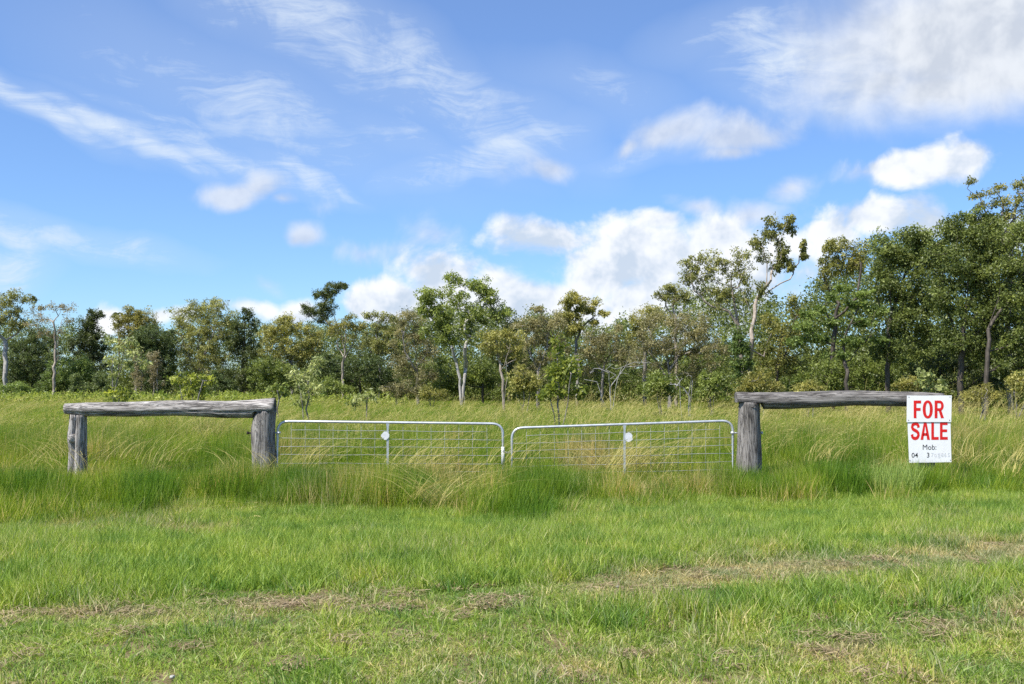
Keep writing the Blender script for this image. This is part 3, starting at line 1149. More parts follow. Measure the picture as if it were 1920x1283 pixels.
def tree(name, label, cat, D, trunks, blobs, leaf='gum', bark='grey', size=.17, aspect=.38, droop=.5, dens=1.0, clump=.55, nleaf=34,
         tr=.13, flat=.8, tone=.5, depth_k=.85, group='trees along the edge of the paddock', hang=0.0, skew=0.0, crown_name='crown', trunk_name='trunk', twig=.011):
    """trunks: list of pixel polylines from base up; blobs: (px, py, rx, ry[, weight]) in photo pixels at distance D"""
    SEED[0] += 1
    rg = np.random.default_rng(SEED[0])
    s = D / F
    bx = at(trunks[0][0][0], 740, D)
    base = Vector((bx.x, D, float(gz(bx.x, D))))
    root = empty(name, base)
    tag(root, label, cat, group)
    # skeleton
    P, par = [], []
    for ti, tk in enumerate(trunks):
        pts = []
        yo = rg.normal() * .25 if ti else 0
        for k_, (px, py) in enumerate(tk):
            p = at(px, py, D)
            if k_ == 0 and py > 715:
                p.z = float(gz(p.x, D)) - .1
            p = p - base
            p.y += yo * (1 + k_ * .6) + rg.normal() * .12 * k_
            pts.append(p)
        pts = resample(pts, .5)
        st = -1
        for q, p in enumerate(pts):
            if q == 0 and ti > 0:
                dd = [np.linalg.norm(np.array(P[i]) - np.array(p)) for i in range(len(P))]
                k0 = int(np.argmin(dd))
                if dd[k0] < 1.6:
                    st = k0
                    continue
            jit = rg.normal(size=3) * (.035 if q else 0)
            P.append(tuple(np.array(p) + jit))
            par.append(st)
            st = len(P) - 1
    ntrunk = len(P)
    # clump centres
    C, CR = [], []
    for bl_ in blobs:
        px, py, rx, ry = bl_[0], bl_[1], bl_[2] * 1.2, bl_[3] * 1.14
        wgt = bl_[4] if len(bl_) > 4 else 1.0
        c = at(px, py, D) - base
        ax_, az_ = rx * s, ry * s
        ay_ = max(.5 * (ax_ + az_), .3) * depth_k
        vol = ax_ * az_
        n = max(3, int(round(vol * 3.3 * dens * wgt / (clump ** 2))))
        g = rg.normal(size=(n, 3))
        g /= np.linalg.norm(g, axis=1, keepdims=True)
        rr = rg.random(n) ** .42
        q = g * rr[:, None] * np.array([max(ax_ - clump * .45, .12), ay_, max(az_ - clump * .4, .12)])
        q += np.array(c)
        C.append(q)
        CR.append(clump * (.6 + .7 * rg.random(n)) * min(1.0, .45 + .55 * min(ax_, az_) / clump))
    C = np.concatenate(C)
    CR = np.concatenate(CR)
    C[:, 2] = np.maximum(C[:, 2], CR * .4)
    # connect clumps to the skeleton, nearest first, from below
    arr = np.array(P)
    dist = np.min(np.linalg.norm(C[:, None, :] - arr[None], axis=2), axis=1)
    for ci in np.argsort(dist):
        a = C[ci]
        arr = np.array(P)
        d = a - arr
        L = np.linalg.norm(d, axis=1)
        pen = L * (1 + .9 * np.clip(-d[:, 2] / np.maximum(L, 1e-4) + .25, 0, None))
        low = arr[:, 2] < .18 * a[2]
        pen = pen + low * 1.5
        k0 = int(np.argmin(pen))
        p0 = arr[k0]
        n = max(1, int(L[k0] / .45))
        st = k0
        for i in range(1, n + 1):
            t = i / n
            p = p0 + (a - p0) * t
            p = p + rg.normal(size=3) * .07 * (1 if i < n else 0) * min(1, L[k0])
            p[2] += math.sin(t * math.pi) * .08 * L[k0] * (1 if hang <= 0 else -.3)
            P.append(tuple(p))
            par.append(st)
            st = len(P) - 1
    n = len(P)
    e = 2.5
    acc = np.zeros(n)
    kids = np.zeros(n, int)
    for i in range(n):
        if par[i] >= 0:
            kids[par[i]] += 1
    for i in range(n - 1, -1, -1):
        if kids[i] == 0:
            acc[i] += twig ** e
        if par[i] >= 0:
            acc[par[i]] += acc[i]
    rad = acc ** (1 / e)
    top = rad[0]
    sc = tr / max(top, 1e-4)
    rad = np.maximum(rad * (1 + (sc - 1) * np.clip((rad / top), 0, 1) ** 1.4), twig * .8)
    V, f = tubes(P, par, rad, 6 if tr > .1 else 5)
    me = mesh_np(trunk_name, V, f.ravel(), np.full(len(f), 4), smooth=True)
    obj(trunk_name, me, BARK[bark], root)
    if nleaf > 0:
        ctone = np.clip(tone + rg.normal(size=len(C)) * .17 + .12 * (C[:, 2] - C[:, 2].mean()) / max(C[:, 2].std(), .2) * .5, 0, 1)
        CC = C.copy()
        ne = np.maximum(6, (nleaf * NLEAF * (.6 + .8 * rg.random(len(C)))).astype(int))
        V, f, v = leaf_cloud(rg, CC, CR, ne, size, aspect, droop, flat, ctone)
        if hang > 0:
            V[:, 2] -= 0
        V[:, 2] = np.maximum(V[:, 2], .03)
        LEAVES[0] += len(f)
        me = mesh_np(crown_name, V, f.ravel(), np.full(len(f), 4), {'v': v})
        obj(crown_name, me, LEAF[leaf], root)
    return root


def shrub(name, label, D, px, blobs, leaf='olive', bark='grey', cat='shrub', stems=3, **kw):
    rg = random.Random(int(px))
    lowest = min(b[1] for b in blobs)
    tk = [[(px, 742), (px + rg.uniform(-6, 6), (742 + lowest) / 2 + 10)]]
    for i in range(stems - 1):
        tk.append([(px + rg.uniform(-6, 6), 742), (px + rg.uniform(-16, 16), (742 + lowest) / 2 + rg.uniform(0, 16))])
    kw.setdefault('tr', .04)
    kw.setdefault('group', 'shrubs at the foot of the trees')
    kw.setdefault('crown_name', 'foliage')
    kw.setdefault('trunk_name', 'stems')
    return tree(name, label, cat, D, tk, blobs, leaf, bark, **kw)


T = tree
# --- far left
T('gum_tree', 'white forked trunk gum tree at the far left edge of the paddock', 'tree', 96, [[(11, 742), (12, 700), (9, 655), (7, 640)], [(7, 640), (18, 632), (30, 622), (38, 600)], [(7, 640), (0, 630), (-12, 610), (-14, 580)]],
  [(4, 565, 28, 20), (25, 553, 15, 13), (44, 558, 12, 9), (59, 562, 10, 9), (30, 585, 24, 16), (-12, 590, 26, 26), (8, 612, 34, 18), (46, 606, 16, 14)], 'gum', 'white', tr=.2, dens=.8, tone=.45)
T('round_tree', 'dense dark blue-green round tree behind the white gum trunk', 'tree', 102, [[(62, 742), (62, 690)]], [(60, 672, 48, 52), (72, 640, 30, 26), (40, 690, 40, 40)], 'bluegreen', 'dark', tr=.18, dens=1.25, tone=.5)
T('gum_tree', 'slender pale-trunked gum with thin brownish crown at the left', 'tree', 93, [[(102, 735), (103, 690), (103, 640), (105, 605), (108, 585)], [(103, 690), (110, 670), (113, 630), (120, 600)], [(103, 700), (109, 700), (109, 693)]],
  [(70, 585, 22, 14, .7), (104, 576, 16, 10), (128, 576, 13, 12, .6), (88, 598, 22, 14, .6), (118, 600, 20, 14, .5), (96, 622, 24, 14, .45), (60, 600, 16, 14, .6)], 'brown', 'pale', tr=.13, dens=.7, tone=.5, nleaf=24)
T('dark_tree', 'tall very dark narrow tree with a ragged top beside the palm', 'tree', 101, [[(170, 742), (171, 690), (172, 620)]], [(172, 588, 16, 12), (166, 605, 20, 18), (188, 593, 8, 6), (160, 630, 24, 26), (176, 650, 20, 34), (165, 690, 30, 40), (140, 650, 14, 26, .6)], 'dark', 'dark', tr=.17, dens=1.4, tone=.38)
T('vine_mound', 'bright green vine-covered mound below the dark narrow tree', 'bush', 95, [[(125, 742), (125, 705)]], [(128, 700, 40, 30), (105, 715, 36, 24), (150, 690, 22, 24), (90, 730, 26, 14)], 'bright', 'dark', tr=.08, dens=1.3, tone=.5, group='shrubs at the foot of the trees')
T('golden_tree', 'olive-gold rounded tree top next to the small palm', 'tree', 106, [[(255, 742), (255, 660), (254, 620)]], [(248, 598, 30, 22), (230, 612, 18, 22), (272, 600, 22, 20), (286, 612, 12, 16), (255, 640, 40, 30)], 'golden', 'grey', tr=.15, dens=1.2, tone=.4)
T('dark_tree', 'broad dark blue-green tree below the olive-gold crown', 'tree', 97, [[(292, 742), (290, 690), (288, 650)]], [(290, 630, 38, 22), (265, 640, 26, 24), (312, 650, 22, 26), (290, 675, 42, 34), (300, 710, 36, 28)], 'bluegreen', 'dark', tr=.17, dens=1.4, tone=.42)
for i, (x, yt, lab) in enumerate([(255, 668, 'thin pinkish paperbark sapling left of its three neighbours'), (264, 690, 'slim brown paperbark sapling second from the long-leaved young tree'),
                                  (288, 668, 'thin paperbark sapling with rust-brown crown below the dark tree'), (295, 680, 'thin paperbark sapling rightmost of the four below the dark tree')]):
    T('paperbark_sapling', lab, 'sapling', 88, [[(x, 744), (x + 1, 700), (x, yt)]], [(x, yt, 11, 14), (x - 2, yt + 24, 12, 16, .8), (x + 3, yt + 44, 10, 12, .5)], 'brown', 'pale', tr=.06, dens=.9, clump=.4, size=.13, nleaf=26, group='thin paperbark saplings')
T('gum_tree', 'large rounded pale olive tree with fine grey-green crown', 'tree', 99, [[(375, 742), (374, 690), (372, 650), (375, 620)], [(374, 690), (390, 660), (405, 620)], [(374, 700), (355, 665), (345, 630)]],
  [(405, 578, 28, 18), (370, 580, 28, 17), (340, 595, 26, 20), (432, 598, 16, 22), (385, 610, 52, 26), (350, 640, 36, 30), (405, 650, 40, 34), (375, 690, 50, 34)], 'gum', 'grey', tr=.2, dens=1.05, tone=.6, size=.15)
T('dark_tree', 'dark ragged tree on the right shoulder of the pale olive tree', 'tree', 98, [[(452, 742), (455, 680), (460, 610)]], [(463, 592, 12, 14), (450, 610, 16, 18), (476, 612, 10, 16), (440, 640, 20, 34), (465, 660, 26, 34), (455, 710, 34, 28)], 'dark', 'dark', tr=.17, dens=1.3, tone=.48)
T('olive_tree', 'mid olive tree with a domed top left of the leaning gum', 'tree', 93, [[(548, 742), (548, 690), (545, 640)], [(548, 690), (530, 650), (526, 610)]], [(530, 600, 18, 16), (512, 625, 24, 24), (555, 615, 26, 20), (585, 630, 22, 24), (535, 660, 50, 32), (580, 670, 28, 30)], 'olive', 'grey', tr=.17, dens=1.15, tone=.45)
T('understorey_tree', 'dark green low tree under the domed olive tree', 'tree', 89, [[(500, 742), (500, 705)]], [(497, 690, 26, 24), (525, 705, 34, 28), (490, 720, 30, 18), (560, 715, 24, 22)], 'midgreen', 'dark', tr=.1, dens=1.2, tone=.35)
T('leaning_gum', 'dark leaning gum rising above the skyline with flat clumped crown', 'tree', 104, [[(660, 742), (652, 680), (640, 628), (618, 608), (604, 590), (606, 565), (620, 545)], [(640, 628), (628, 600), (625, 580)], [(618, 608), (597, 604), (585, 596)]],
  [(626, 538, 26, 11), (646, 534, 12, 7), (612, 552, 22, 13), (597, 552, 13, 9), (607, 570, 20, 11, .8), (588, 587, 24, 12), (616, 583, 20, 11), (572, 578, 10, 10), (602, 598, 16, 9)], 'dark', 'grey', tr=.15, dens=1.15, tone=.72, clump=.5, size=.16)
T('golden_tree', 'golden-topped slender tree with bare pale lower limbs', 'tree', 84, [[(642, 742), (643, 700), (645, 670)], [(645, 670), (632, 650), (630, 620)], [(645, 670), (660, 645), (668, 615)], [(645, 675), (648, 640), (648, 610)]],
  [(645, 604, 26, 16), (628, 618, 16, 14), (668, 612, 18, 16), (640, 632, 28, 14, .5), (665, 640, 20, 14, .4)], 'golden', 'pale', tr=.11, dens=1.0, tone=.45, size=.15)
T('sparse_tree', 'sparse dark-leaved tree just right of the golden-topped one', 'tree', 95, [[(712, 742), (712, 680), (705, 630)]], [(690, 590, 10, 8), (703, 592, 9, 8), (722, 595, 14, 12), (740, 602, 8, 8), (712, 618, 28, 16), (700, 645, 30, 24), (730, 650, 26, 34)], 'gum', 'grey', tr=.14, dens=1.0, tone=.38)
T('understorey_tree', 'dark understorey tree behind the golden-topped slender tree', 'tree', 92, [[(675, 742), (675, 705)]], [(640, 700, 40, 30), (690, 690, 34, 34), (612, 690, 26, 30), (720, 715, 34, 26)], 'bluegreen', 'dark', tr=.1, dens=1.2, tone=.36)
T('grey_tree', 'grey-olive twiggy tree left of the big twin-trunked gum', 'tree', 76, [[(783, 746), (782, 700), (779, 660), (776, 625)], [(780, 690), (800, 665), (805, 640)], [(782, 700), (762, 660), (757, 620)], [(782, 715), (790, 710), (798, 700)]],
  [(770, 592, 26, 16), (752, 610, 20, 20), (790, 615, 24, 24), (765, 645, 34, 28), (800, 660, 22, 28), (758, 690, 30, 30), (790, 705, 34, 26)], 'greyolive', 'grey', tr=.13, dens=.95, tone=.52, size=.13, nleaf=40)
T('gum_tree', 'big twin-trunked pale gum with wide leafy green crown mid picture', 'tree', 70, [[(864, 752), (862, 710), (856, 680), (849, 655), (840, 630)], [(864, 752), (870, 720), (872, 690), (873, 655), (877, 630)], [(870, 745), (869, 700), (867, 665), (861, 625)]],
  [(805, 555, 20, 20), (795, 580, 16, 20), (850, 528, 17, 14), (840, 550, 18, 14), (880, 533, 18, 15), (905, 538, 20, 16), (918, 560, 22, 18), (935, 590, 22, 16), (870, 565, 30, 20, .7), (830, 590, 26, 22), (895, 590, 30, 22, .8), (850, 610, 34, 20, .6), (815, 620, 24, 18, .7), (880, 630, 36, 18, .5), (840, 640, 24, 14, .6)], 'midgreen', 'white', tr=.19, dens=1.25, tone=.62, size=.17, clump=.5)
T('slender_tree', 'slender pale-stemmed tree just right of the twin-trunked gum', 'tree', 60, [[(946, 760), (942, 715), (938, 680), (930, 650)], [(940, 700), (950, 670), (958, 645)], [(944, 757), (950, 710), (949, 680)]],
  [(935, 635, 30, 22), (918, 650, 20, 16, .7), (960, 640, 24, 24), (972, 665, 16, 20, .8), (940, 665, 28, 14, .6)], 'olive', 'pale', tr=.085, dens=.9, tone=.58, size=.13, clump=.42)
T('dark_tree', 'dark glimpse of tree crown behind the twin-trunked gum on its right', 'tree', 84, [[(955, 742), (953, 650), (950, 610)]], [(950, 592, 14, 16), (958, 615, 20, 18), (935, 650, 34, 30), (970, 680, 30, 36)], 'dark', 'dark', tr=.13, dens=1.2, tone=.5)
T('understorey_tree', 'dark low tree filling below the twin-trunked gum', 'tree', 78, [[(905, 745), (905, 700)]], [(900, 690, 34, 34), (830, 700, 34, 32), (870, 700, 28, 26), (860, 725, 60, 16), (930, 720, 30, 22)], 'midgreen', 'dark', tr=.1, dens=.9, tone=.3)
T('grey_tree', 'grey-brown bushy tree with feathery bare top right of centre', 'tree', 66, [[(1010, 755), (1010, 715), (1008, 680), (1002, 640)], [(1010, 690), (1025, 650), (1030, 610)], [(1010, 700), (990, 655), (985, 620)]],
  [(998, 580, 20, 8, .5), (990, 605, 28, 20), (1020, 610, 30, 22), (1045, 605, 18, 20), (1005, 640, 44, 28), (1040, 655, 34, 30), (1000, 690, 36, 30)], 'greyolive', 'grey', tr=.12, dens=.95, tone=.55, size=.13, nleaf=40, clump=.5)
T('gum_tree', 'olive gum with separate leaf clumps reaching right against the cloud', 'tree', 72, [[(1082, 752), (1085, 690), (1080, 640), (1076, 600)], [(1082, 640), (1095, 610), (1112, 595)], [(1095, 612), (1110, 605), (1122, 600)]],
  [(1077, 555, 11, 9), (1068, 568, 14, 12), (1088, 573, 15, 14), (1076, 590, 20, 13), (1100, 580, 7, 10), (1118, 566, 9, 8), (1112, 580, 7, 9), (1133, 587, 9, 5), (1115, 605, 7, 5, .7), (1052, 600, 16, 14), (1075, 615, 28, 18, .8)], 'olive', 'grey', tr=.11, dens=1.2, tone=.6, clump=.4)
T('grey_tree', 'low grey-olive scrub tree in the dip of the skyline right of centre', 'tree', 68, [[(1128, 752), (1130, 700), (1132, 660)], [(1130, 700), (1110, 660), (1105, 635)], [(1130, 690), (1150, 655), (1156, 630)]],
  [(1115, 632, 22, 16), (1145, 632, 22, 16, .8), (1160, 615, 10, 10, .5), (1125, 660, 38, 22), (1160, 660, 30, 26), (1100, 680, 26, 30, .7)], 'greyolive', 'grey', tr=.1, dens=.95, tone=.42, size=.12, clump=.45, nleaf=40)
T('olive_tree', 'yellow-olive treetop at the left end of the tall right-hand wood', 'tree', 70, [[(1208, 752), (1208, 690), (1206, 630)]], [(1205, 585, 22, 16), (1190, 600, 14, 16), (1228, 590, 18, 16), (1205, 615, 28, 22), (1190, 640, 18, 22)], 'olive', 'grey', tr=.13, dens=1.2, tone=.5, size=.14)
T('grey_tree', 'large grey-olive scrubby tree below the tall gums, right of centre', 'tree', 62, [[(1255, 756), (1256, 710), (1250, 670), (1240, 630)], [(1256, 700), (1275, 660), (1290, 620)], [(1255, 715), (1230, 680), (1215, 655)], [(1253, 680), (1262, 660), (1258, 640)]],
  [(1250, 605, 44, 24), (1300, 610, 36, 28), (1220, 640, 34, 28), (1270, 650, 52, 30), (1325, 650, 36, 34), (1205, 675, 28, 28, .8), (1250, 695, 40, 24, .6), (1310, 690, 34, 24, .7)], 'greyolive', 'grey', tr=.14, dens=1.0, tone=.46, size=.12, clump=.5, nleaf=42)
T('gum_tree', 'small umbrella-crowned gum left of the tall grey-leaved gum', 'tree', 66, [[(1268, 752), (1268, 660), (1266, 600), (1262, 575)], [(1266, 600), (1278, 575)], [(1266, 600), (1250, 575)]],
  [(1258, 540, 18, 14), (1276, 548, 16, 14), (1243, 552, 13, 10), (1262, 560, 28, 10), (1286, 560, 10, 10)], 'gum', 'pale', tr=.11, dens=1.1, tone=.52, size=.14, clump=.42)
T('gum_tree', 'wide grey-leaved gum with curving pale limbs left of the tallest gum', 'tree', 58, [[(1400, 760), (1392, 690), (1385, 620), (1365, 585), (1340, 560), (1320, 525)], [(1385, 620), (1375, 560), (1368, 520)], [(1365, 585), (1330, 575), (1300, 545), (1290, 515)]],
  [(1292, 497, 18, 14), (1325, 487, 24, 16), (1350, 490, 18, 14), (1385, 480, 18, 14), (1308, 515, 30, 18), (1345, 515, 28, 20), (1385, 510, 24, 24), (1320, 545, 28, 16, .7), (1360, 550, 32, 20, .8), (1395, 555, 18, 20, .7), (1340, 575, 26, 14, .6), (1285, 520, 14, 14)], 'gum', 'pale', tr=.13, dens=.85, tone=.52, size=.14, clump=.45)
T('tall_gum', 'tallest gum with bare pink-white limbs and hanging dark leaf clumps', 'tree', 55, [[(1403, 762), (1404, 690), (1406, 640), (1412, 600), (1424, 560), (1440, 530), (1452, 490), (1458, 450), (1466, 425)], [(1412, 600), (1400, 570), (1388, 545), (1380, 530)], [(1424, 560), (1450, 540), (1478, 525), (1494, 505), (1500, 480)], [(1440, 530), (1434, 495), (1428, 470)], [(1412, 660), (1430, 670), (1440, 640), (1444, 625)], [(1406, 640), (1398, 622), (1392, 605)]],
  [(1443, 415, 10, 9), (1478, 412, 12, 9), (1468, 425, 10, 10), (1482, 430, 9, 8), (1424, 458, 12, 12), (1440, 440, 9, 9), (1452, 438, 7, 10, .7), (1465, 462, 11, 14), (1470, 482, 12, 12), (1480, 498, 12, 10), (1506, 462, 9, 11), (1508, 480, 6, 6), (1455, 505, 10, 14, .7), (1428, 480, 9, 9, .5), (1438, 655, 12, 22, .6), (1420, 540, 16, 14, .5)], 'olive', 'pale', tr=.13, dens=1.2, tone=.14, size=.15, clump=.36, droop=1.6, flat=1.15)
T('olive_tree', 'olive scrub tree just right of the tallest gum trunk', 'tree', 58, [[(1455, 756), (1455, 710), (1457, 670), (1465, 630)], [(1455, 700), (1475, 650), (1484, 600)]], [(1450, 605, 24, 20, .8), (1485, 560, 18, 16, .7), (1490, 585, 20, 18), (1465, 625, 34, 26), (1440, 660, 30, 30), (1490, 650, 30, 34), (1470, 695, 36, 24)], 'olive', 'dark', tr=.12, dens=1.0, tone=.32, size=.14, clump=.48)
T('vine_column', 'green climbing vine round the foot of the tallest gum', 'vine', 54.2, [[(1388, 760), (1387, 690), (1384, 640)]], [(1385, 625, 13, 16), (1387, 655, 14, 18), (1392, 685, 18, 20), (1396, 715, 20, 20)], 'bright', 'dark', tr=.05, dens=1.2, tone=.25, size=.15, clump=.4, group='shrubs at the foot of the trees')
T('olive_tree', 'brown-olive gum with domed top above the bright green layered tree', 'tree', 57, [[(1562, 758), (1562, 680), (1566, 600), (1572, 540)], [(1566, 600), (1595, 560), (1605, 500)], [(1568, 570), (1550, 535), (1545, 505)]],
  [(1580, 458, 30, 16), (1558, 470, 20, 18), (1610, 470, 20, 20), (1575, 490, 40, 20), (1555, 515, 22, 18), (1605, 505, 22, 22), (1550, 540, 16, 12, .5)], 'olive', 'dark', tr=.12, dens=1.15, tone=.38, size=.14, clump=.5)
T('layered_tree', 'bright green layered tree with flat tiers of leaves', 'tree', 52, [[(1585, 762), (1586, 700), (1584, 640), (1578, 590)], [(1584, 640), (1560, 600), (1548, 575)], [(1584, 630), (1606, 590), (1615, 560)], [(1586, 680), (1560, 650), (1530, 635)], [(1586, 690), (1615, 650), (1632, 630)]],
  [(1585, 540, 28, 10), (1562, 555, 26, 9), (1620, 550, 24, 10), (1600, 570, 30, 9), (1545, 580, 26, 9), (1515, 590, 22, 10), (1505, 615, 22, 12), (1560, 605, 28, 10), (1615, 605, 28, 12), (1535, 635, 30, 12), (1600, 640, 34, 12), (1640, 580, 24, 14), (1495, 640, 18, 12), (1570, 665, 30, 10, .8), (1640, 640, 20, 12)], 'bright', 'dark', tr=.10, dens=1.05, tone=.6, size=.14, clump=.42, flat=.5, aspect=.5)
T('broad_tree', 'broad dark green tree between the layered tree and the dense right-hand tree', 'tree', 53, [[(1664, 762), (1664, 690), (1668, 600), (1672, 520)], [(1668, 600), (1700, 540), (1712, 490)], [(1666, 620), (1645, 560), (1640, 520)]],
  [(1648, 450, 12, 12, .7), (1665, 475, 26, 20), (1700, 440, 30, 18), (1725, 450, 22, 22), (1690, 480, 42, 26), (1650, 510, 26, 24), (1725, 500, 36, 32), (1680, 540, 46, 30), (1730, 560, 34, 34), (1690, 600, 46, 30), (1740, 620, 30, 36), (1665, 650, 34, 30)], 'woodgreen', 'dark', tr=.12, dens=1.7, tone=.5, size=.15, clump=.52)
T('dense_tree', 'huge dense dark tree at the right edge behind the for sale sign', 'tree', 50, [[(1800, 764), (1800, 690), (1804, 600), (1808, 520)], [(1804, 600), (1835, 540), (1850, 470)], [(1802, 640), (1780, 570), (1770, 500)]],
  [(1825, 410, 42, 16), (1785, 430, 30, 20), (1865, 420, 30, 20), (1820, 440, 50, 26), (1775, 475, 36, 32), (1850, 470, 46, 34), (1810, 510, 54, 36), (1770, 550, 32, 36), (1860, 540, 46, 40), (1815, 590, 54, 38), (1870, 620, 44, 40), (1785, 640, 36, 34), (1840, 660, 44, 34)], 'woodgreen', 'dark', tr=.14, dens=1.7, tone=.42, size=.15, clump=.55)
T('dense_tree', 'dark brown-olive tree cut off by the right edge of the picture', 'tree', 48.5, [[(1846, 766), (1848, 700), (1852, 620), (1870, 540)], [(1852, 620), (1900, 560), (1925, 500)]],
  [(1900, 450, 34, 30), (1935, 440, 34, 40), (1895, 500, 36, 34), (1930, 520, 36, 44), (1890, 560, 32, 36, .7), (1935, 590, 40, 40), (1900, 640, 34, 34), (1940, 670, 40, 40), (1880, 700, 34, 30, .8)], 'woodgreen', 'dark', tr=.12, dens=1.5, tone=.55, size=.14, clump=.5)
T('sparse_gum', 'sparse twiggy gum top sticking out above the right edge of the wood', 'tree', 51, [[(1895, 764), (1893, 600), (1888, 480), (1882, 410)], [(1888, 440), (1850, 400), (1832, 372), (1818, 352)], [(1882, 410), (1885, 375), (1880, 350)], [(1888, 440), (1912, 395), (1918, 360)]],
  [(1880, 348, 14, 9, .8), (1905, 345, 14, 11), (1860, 362, 14, 9, .6), (1834, 365, 12, 8, .5), (1820, 340, 6, 6, .4), (1890, 375, 22, 14, .8), (1915, 375, 16, 18), (1862, 385, 18, 12, .6), (1930, 350, 20, 26), (1895, 405, 30, 20, .9), (1840, 385, 10, 8, .4)], 'olive', 'grey', tr=.13, dens=.85, tone=.35, size=.13, clump=.36, nleaf=22)
T('understorey_tree', 'dark understorey tree behind the rail and left of the sign', 'tree', 56, [[(1625, 758), (1622, 700), (1620, 660)]], [(1620, 690, 44, 30), (1560, 700, 44, 30), (1680, 700, 40, 34), (1600, 725, 60, 18), (1500, 710, 30, 26)], 'midgreen', 'dark', tr=.1, dens=1.0, tone=.26, size=.15, clump=.5)
T('understorey_tree', 'very dark understorey tree behind the for sale sign', 'tree', 54, [[(1760, 760), (1760, 700), (1758, 670)]], [(1760, 690, 46, 36), (1820, 705, 44, 32), (1880, 720, 44, 24), (1715, 725, 44, 20)], 'dark', 'dark', tr=.1, dens=1.0, tone=.4, size=.15, clump=.5)
T('understorey_tree', 'dim scrub tree low between the slender and grey trees at centre', 'tree', 74, [[(1060, 752), (1060, 710)]], [(1050, 690, 40, 34), (1095, 710, 40, 26), (985, 720, 34, 20), (1160, 710, 46, 30), (1215, 715, 36, 24)], 'midgreen', 'dark', tr=.08, dens=.9, tone=.25, size=.14)
T('understorey_tree', 'dim scrub tree low in front of the tall right-hand gums', 'tree', 66, [[(1330, 755), (1330, 710)]], [(1340, 690, 44, 34), (1370, 650, 36, 36), (1290, 715, 44, 24), (1350, 725, 40, 18), (1440, 720, 44, 22)], 'midgreen', 'dark', tr=.08, dens=.9, tone=.25, size=.14)

# small palm on the skyline
def palm():
    D = 108
    b = at(221, 742, D)
    root = empty('palm_tree', (b.x, D, float(gz(b.x, D))))
    tag(root, 'tiny thin palm on the skyline at the left of the olive-gold tree', 'palm', 'trees along the edge of the paddock')
    top = at(221, 588, D) - root.location
    mb = MB()
    mb.tube([Vector((0, 0, 0)), Vector((.1, 0, top.z * .5)), top], [.11, .09, .07], 6)
    obj('trunk', mb.mesh('trunk', True), BARK['grey'], root)
    mb = MB()
    for i in range(11):
        q = i * 2.4
        el = .9 if i % 2 else .3
        pts = []
        for t in np.linspace(0, 1, 6):
            h = math.sin(t * 1.5) * .5 * el - 1.0 * t * t * .8
            pts.append(top + Vector((math.cos(q) * t * .85, math.sin(q) * t * .85, h)))
        for a, b_ in zip(pts[:-1], pts[1:]):
            s = Vector((-math.sin(q), math.cos(q), -.5)) * .10
            s2 = Vector((math.sin(q), -math.cos(q), -.5)) * .10
            mb.add([a, b_, b_ + s, a + s], [(0, 1, 2, 3)])
            mb.add([a, b_, b_ + s2, a + s2], [(0, 1, 2, 3)])
    me = mb.mesh('fronds')
    at_ = me.attributes.new('v', 'FLOAT', 'POINT')
    at_.data.foreach_set('value', np.random.default_rng(3).random(len(me.vertices)).astype(np.float32) * .6)
    obj('fronds', me, LEAF['dark'], root)


palm()

# dead trees
T('dead_tree', 'dead grey many-branched tree at the foot of the scrub right of centre', 'dead tree', 60, [[(1146, 758), (1144, 725), (1140, 700)], [(1146, 745), (1156, 712), (1166, 690), (1185, 680), (1210, 682)], [(1144, 725), (1120, 716), (1098, 712)], [(1140, 700), (1122, 694), (1112, 692)], [(1156, 712), (1172, 690), (1178, 680)]],
  [(1150, 690, 30, 14), (1110, 700, 18, 10), (1195, 685, 18, 8), (1165, 700, 24, 10)], 'brown', 'dead', tr=.05, dens=.4, nleaf=0, group='dead trees', clump=.45, twig=.010)
T('dead_tree', 'small white dead tree with antler-like branches left of the tallest gum', 'dead tree', 45, [[(1294, 765), (1292, 745), (1284, 728), (1270, 722), (1258, 720)], [(1292, 745), (1294, 722), (1296, 705)], [(1284, 728), (1282, 714), (1278, 706)], [(1294, 735), (1300, 715)]],
  [(1292, 708, 10, 8), (1268, 722, 10, 4), (1278, 710, 6, 6)], 'brown', 'dead', tr=.03, dens=.2, nleaf=0, group='dead trees', clump=.35, twig=.009)

# young trees standing in the paddock
SAP = dict(group='young trees standing in the paddock', bark='grey')
T('young_tree', 'young tree with long pale hanging leaves behind the left log rail', 'sapling', 52, [[(214, 752), (216, 720), (226, 690), (236, 655)], [(216, 720), (212, 690), (208, 650)], [(226, 690), (252, 680), (268, 676)]],
  [(240, 640, 14, 10), (225, 650, 14, 10), (208, 638, 7, 6, .7), (228, 672, 24, 12), (250, 660, 12, 12, .7), (250, 682, 18, 8), (272, 680, 10, 6), (205, 672, 8, 10, .5), (212, 700, 12, 10, .6)], 'silver', size=.25, aspect=.22, droop=1.1, dens=.6, tone=.6, clump=.4, nleaf=9, tr=.05, **SAP)
T('young_tree', 'low bushy young tree just above the left log rail, leftmost of two', 'sapling', 44, [[(222, 765), (222, 742)]],
  [(215, 732, 13, 10), (232, 738, 14, 10), (222, 745, 20, 9)], 'yellow', size=.19, aspect=.32, droop=.7, dens=.7, tone=.45, clump=.34, nleaf=9, tr=.03, **SAP)
T('young_tree', 'yellow-green young tree with a full crown above the left log rail', 'sapling', 42, [[(360, 768), (362, 740), (358, 715)], [(362, 740), (345, 722)], [(362, 740), (380, 715)]],
  [(345, 705, 18, 11), (370, 702, 18, 12), (330, 712, 12, 9), (360, 718, 26, 12), (352, 738, 22, 12), (378, 728, 14, 12, .7), (398, 712, 7, 12, .7), (375, 745, 14, 8, .8)], 'yellow', size=.19, aspect=.36, droop=.6, dens=.7, tone=.5, clump=.36, nleaf=9, tr=.04, **SAP)
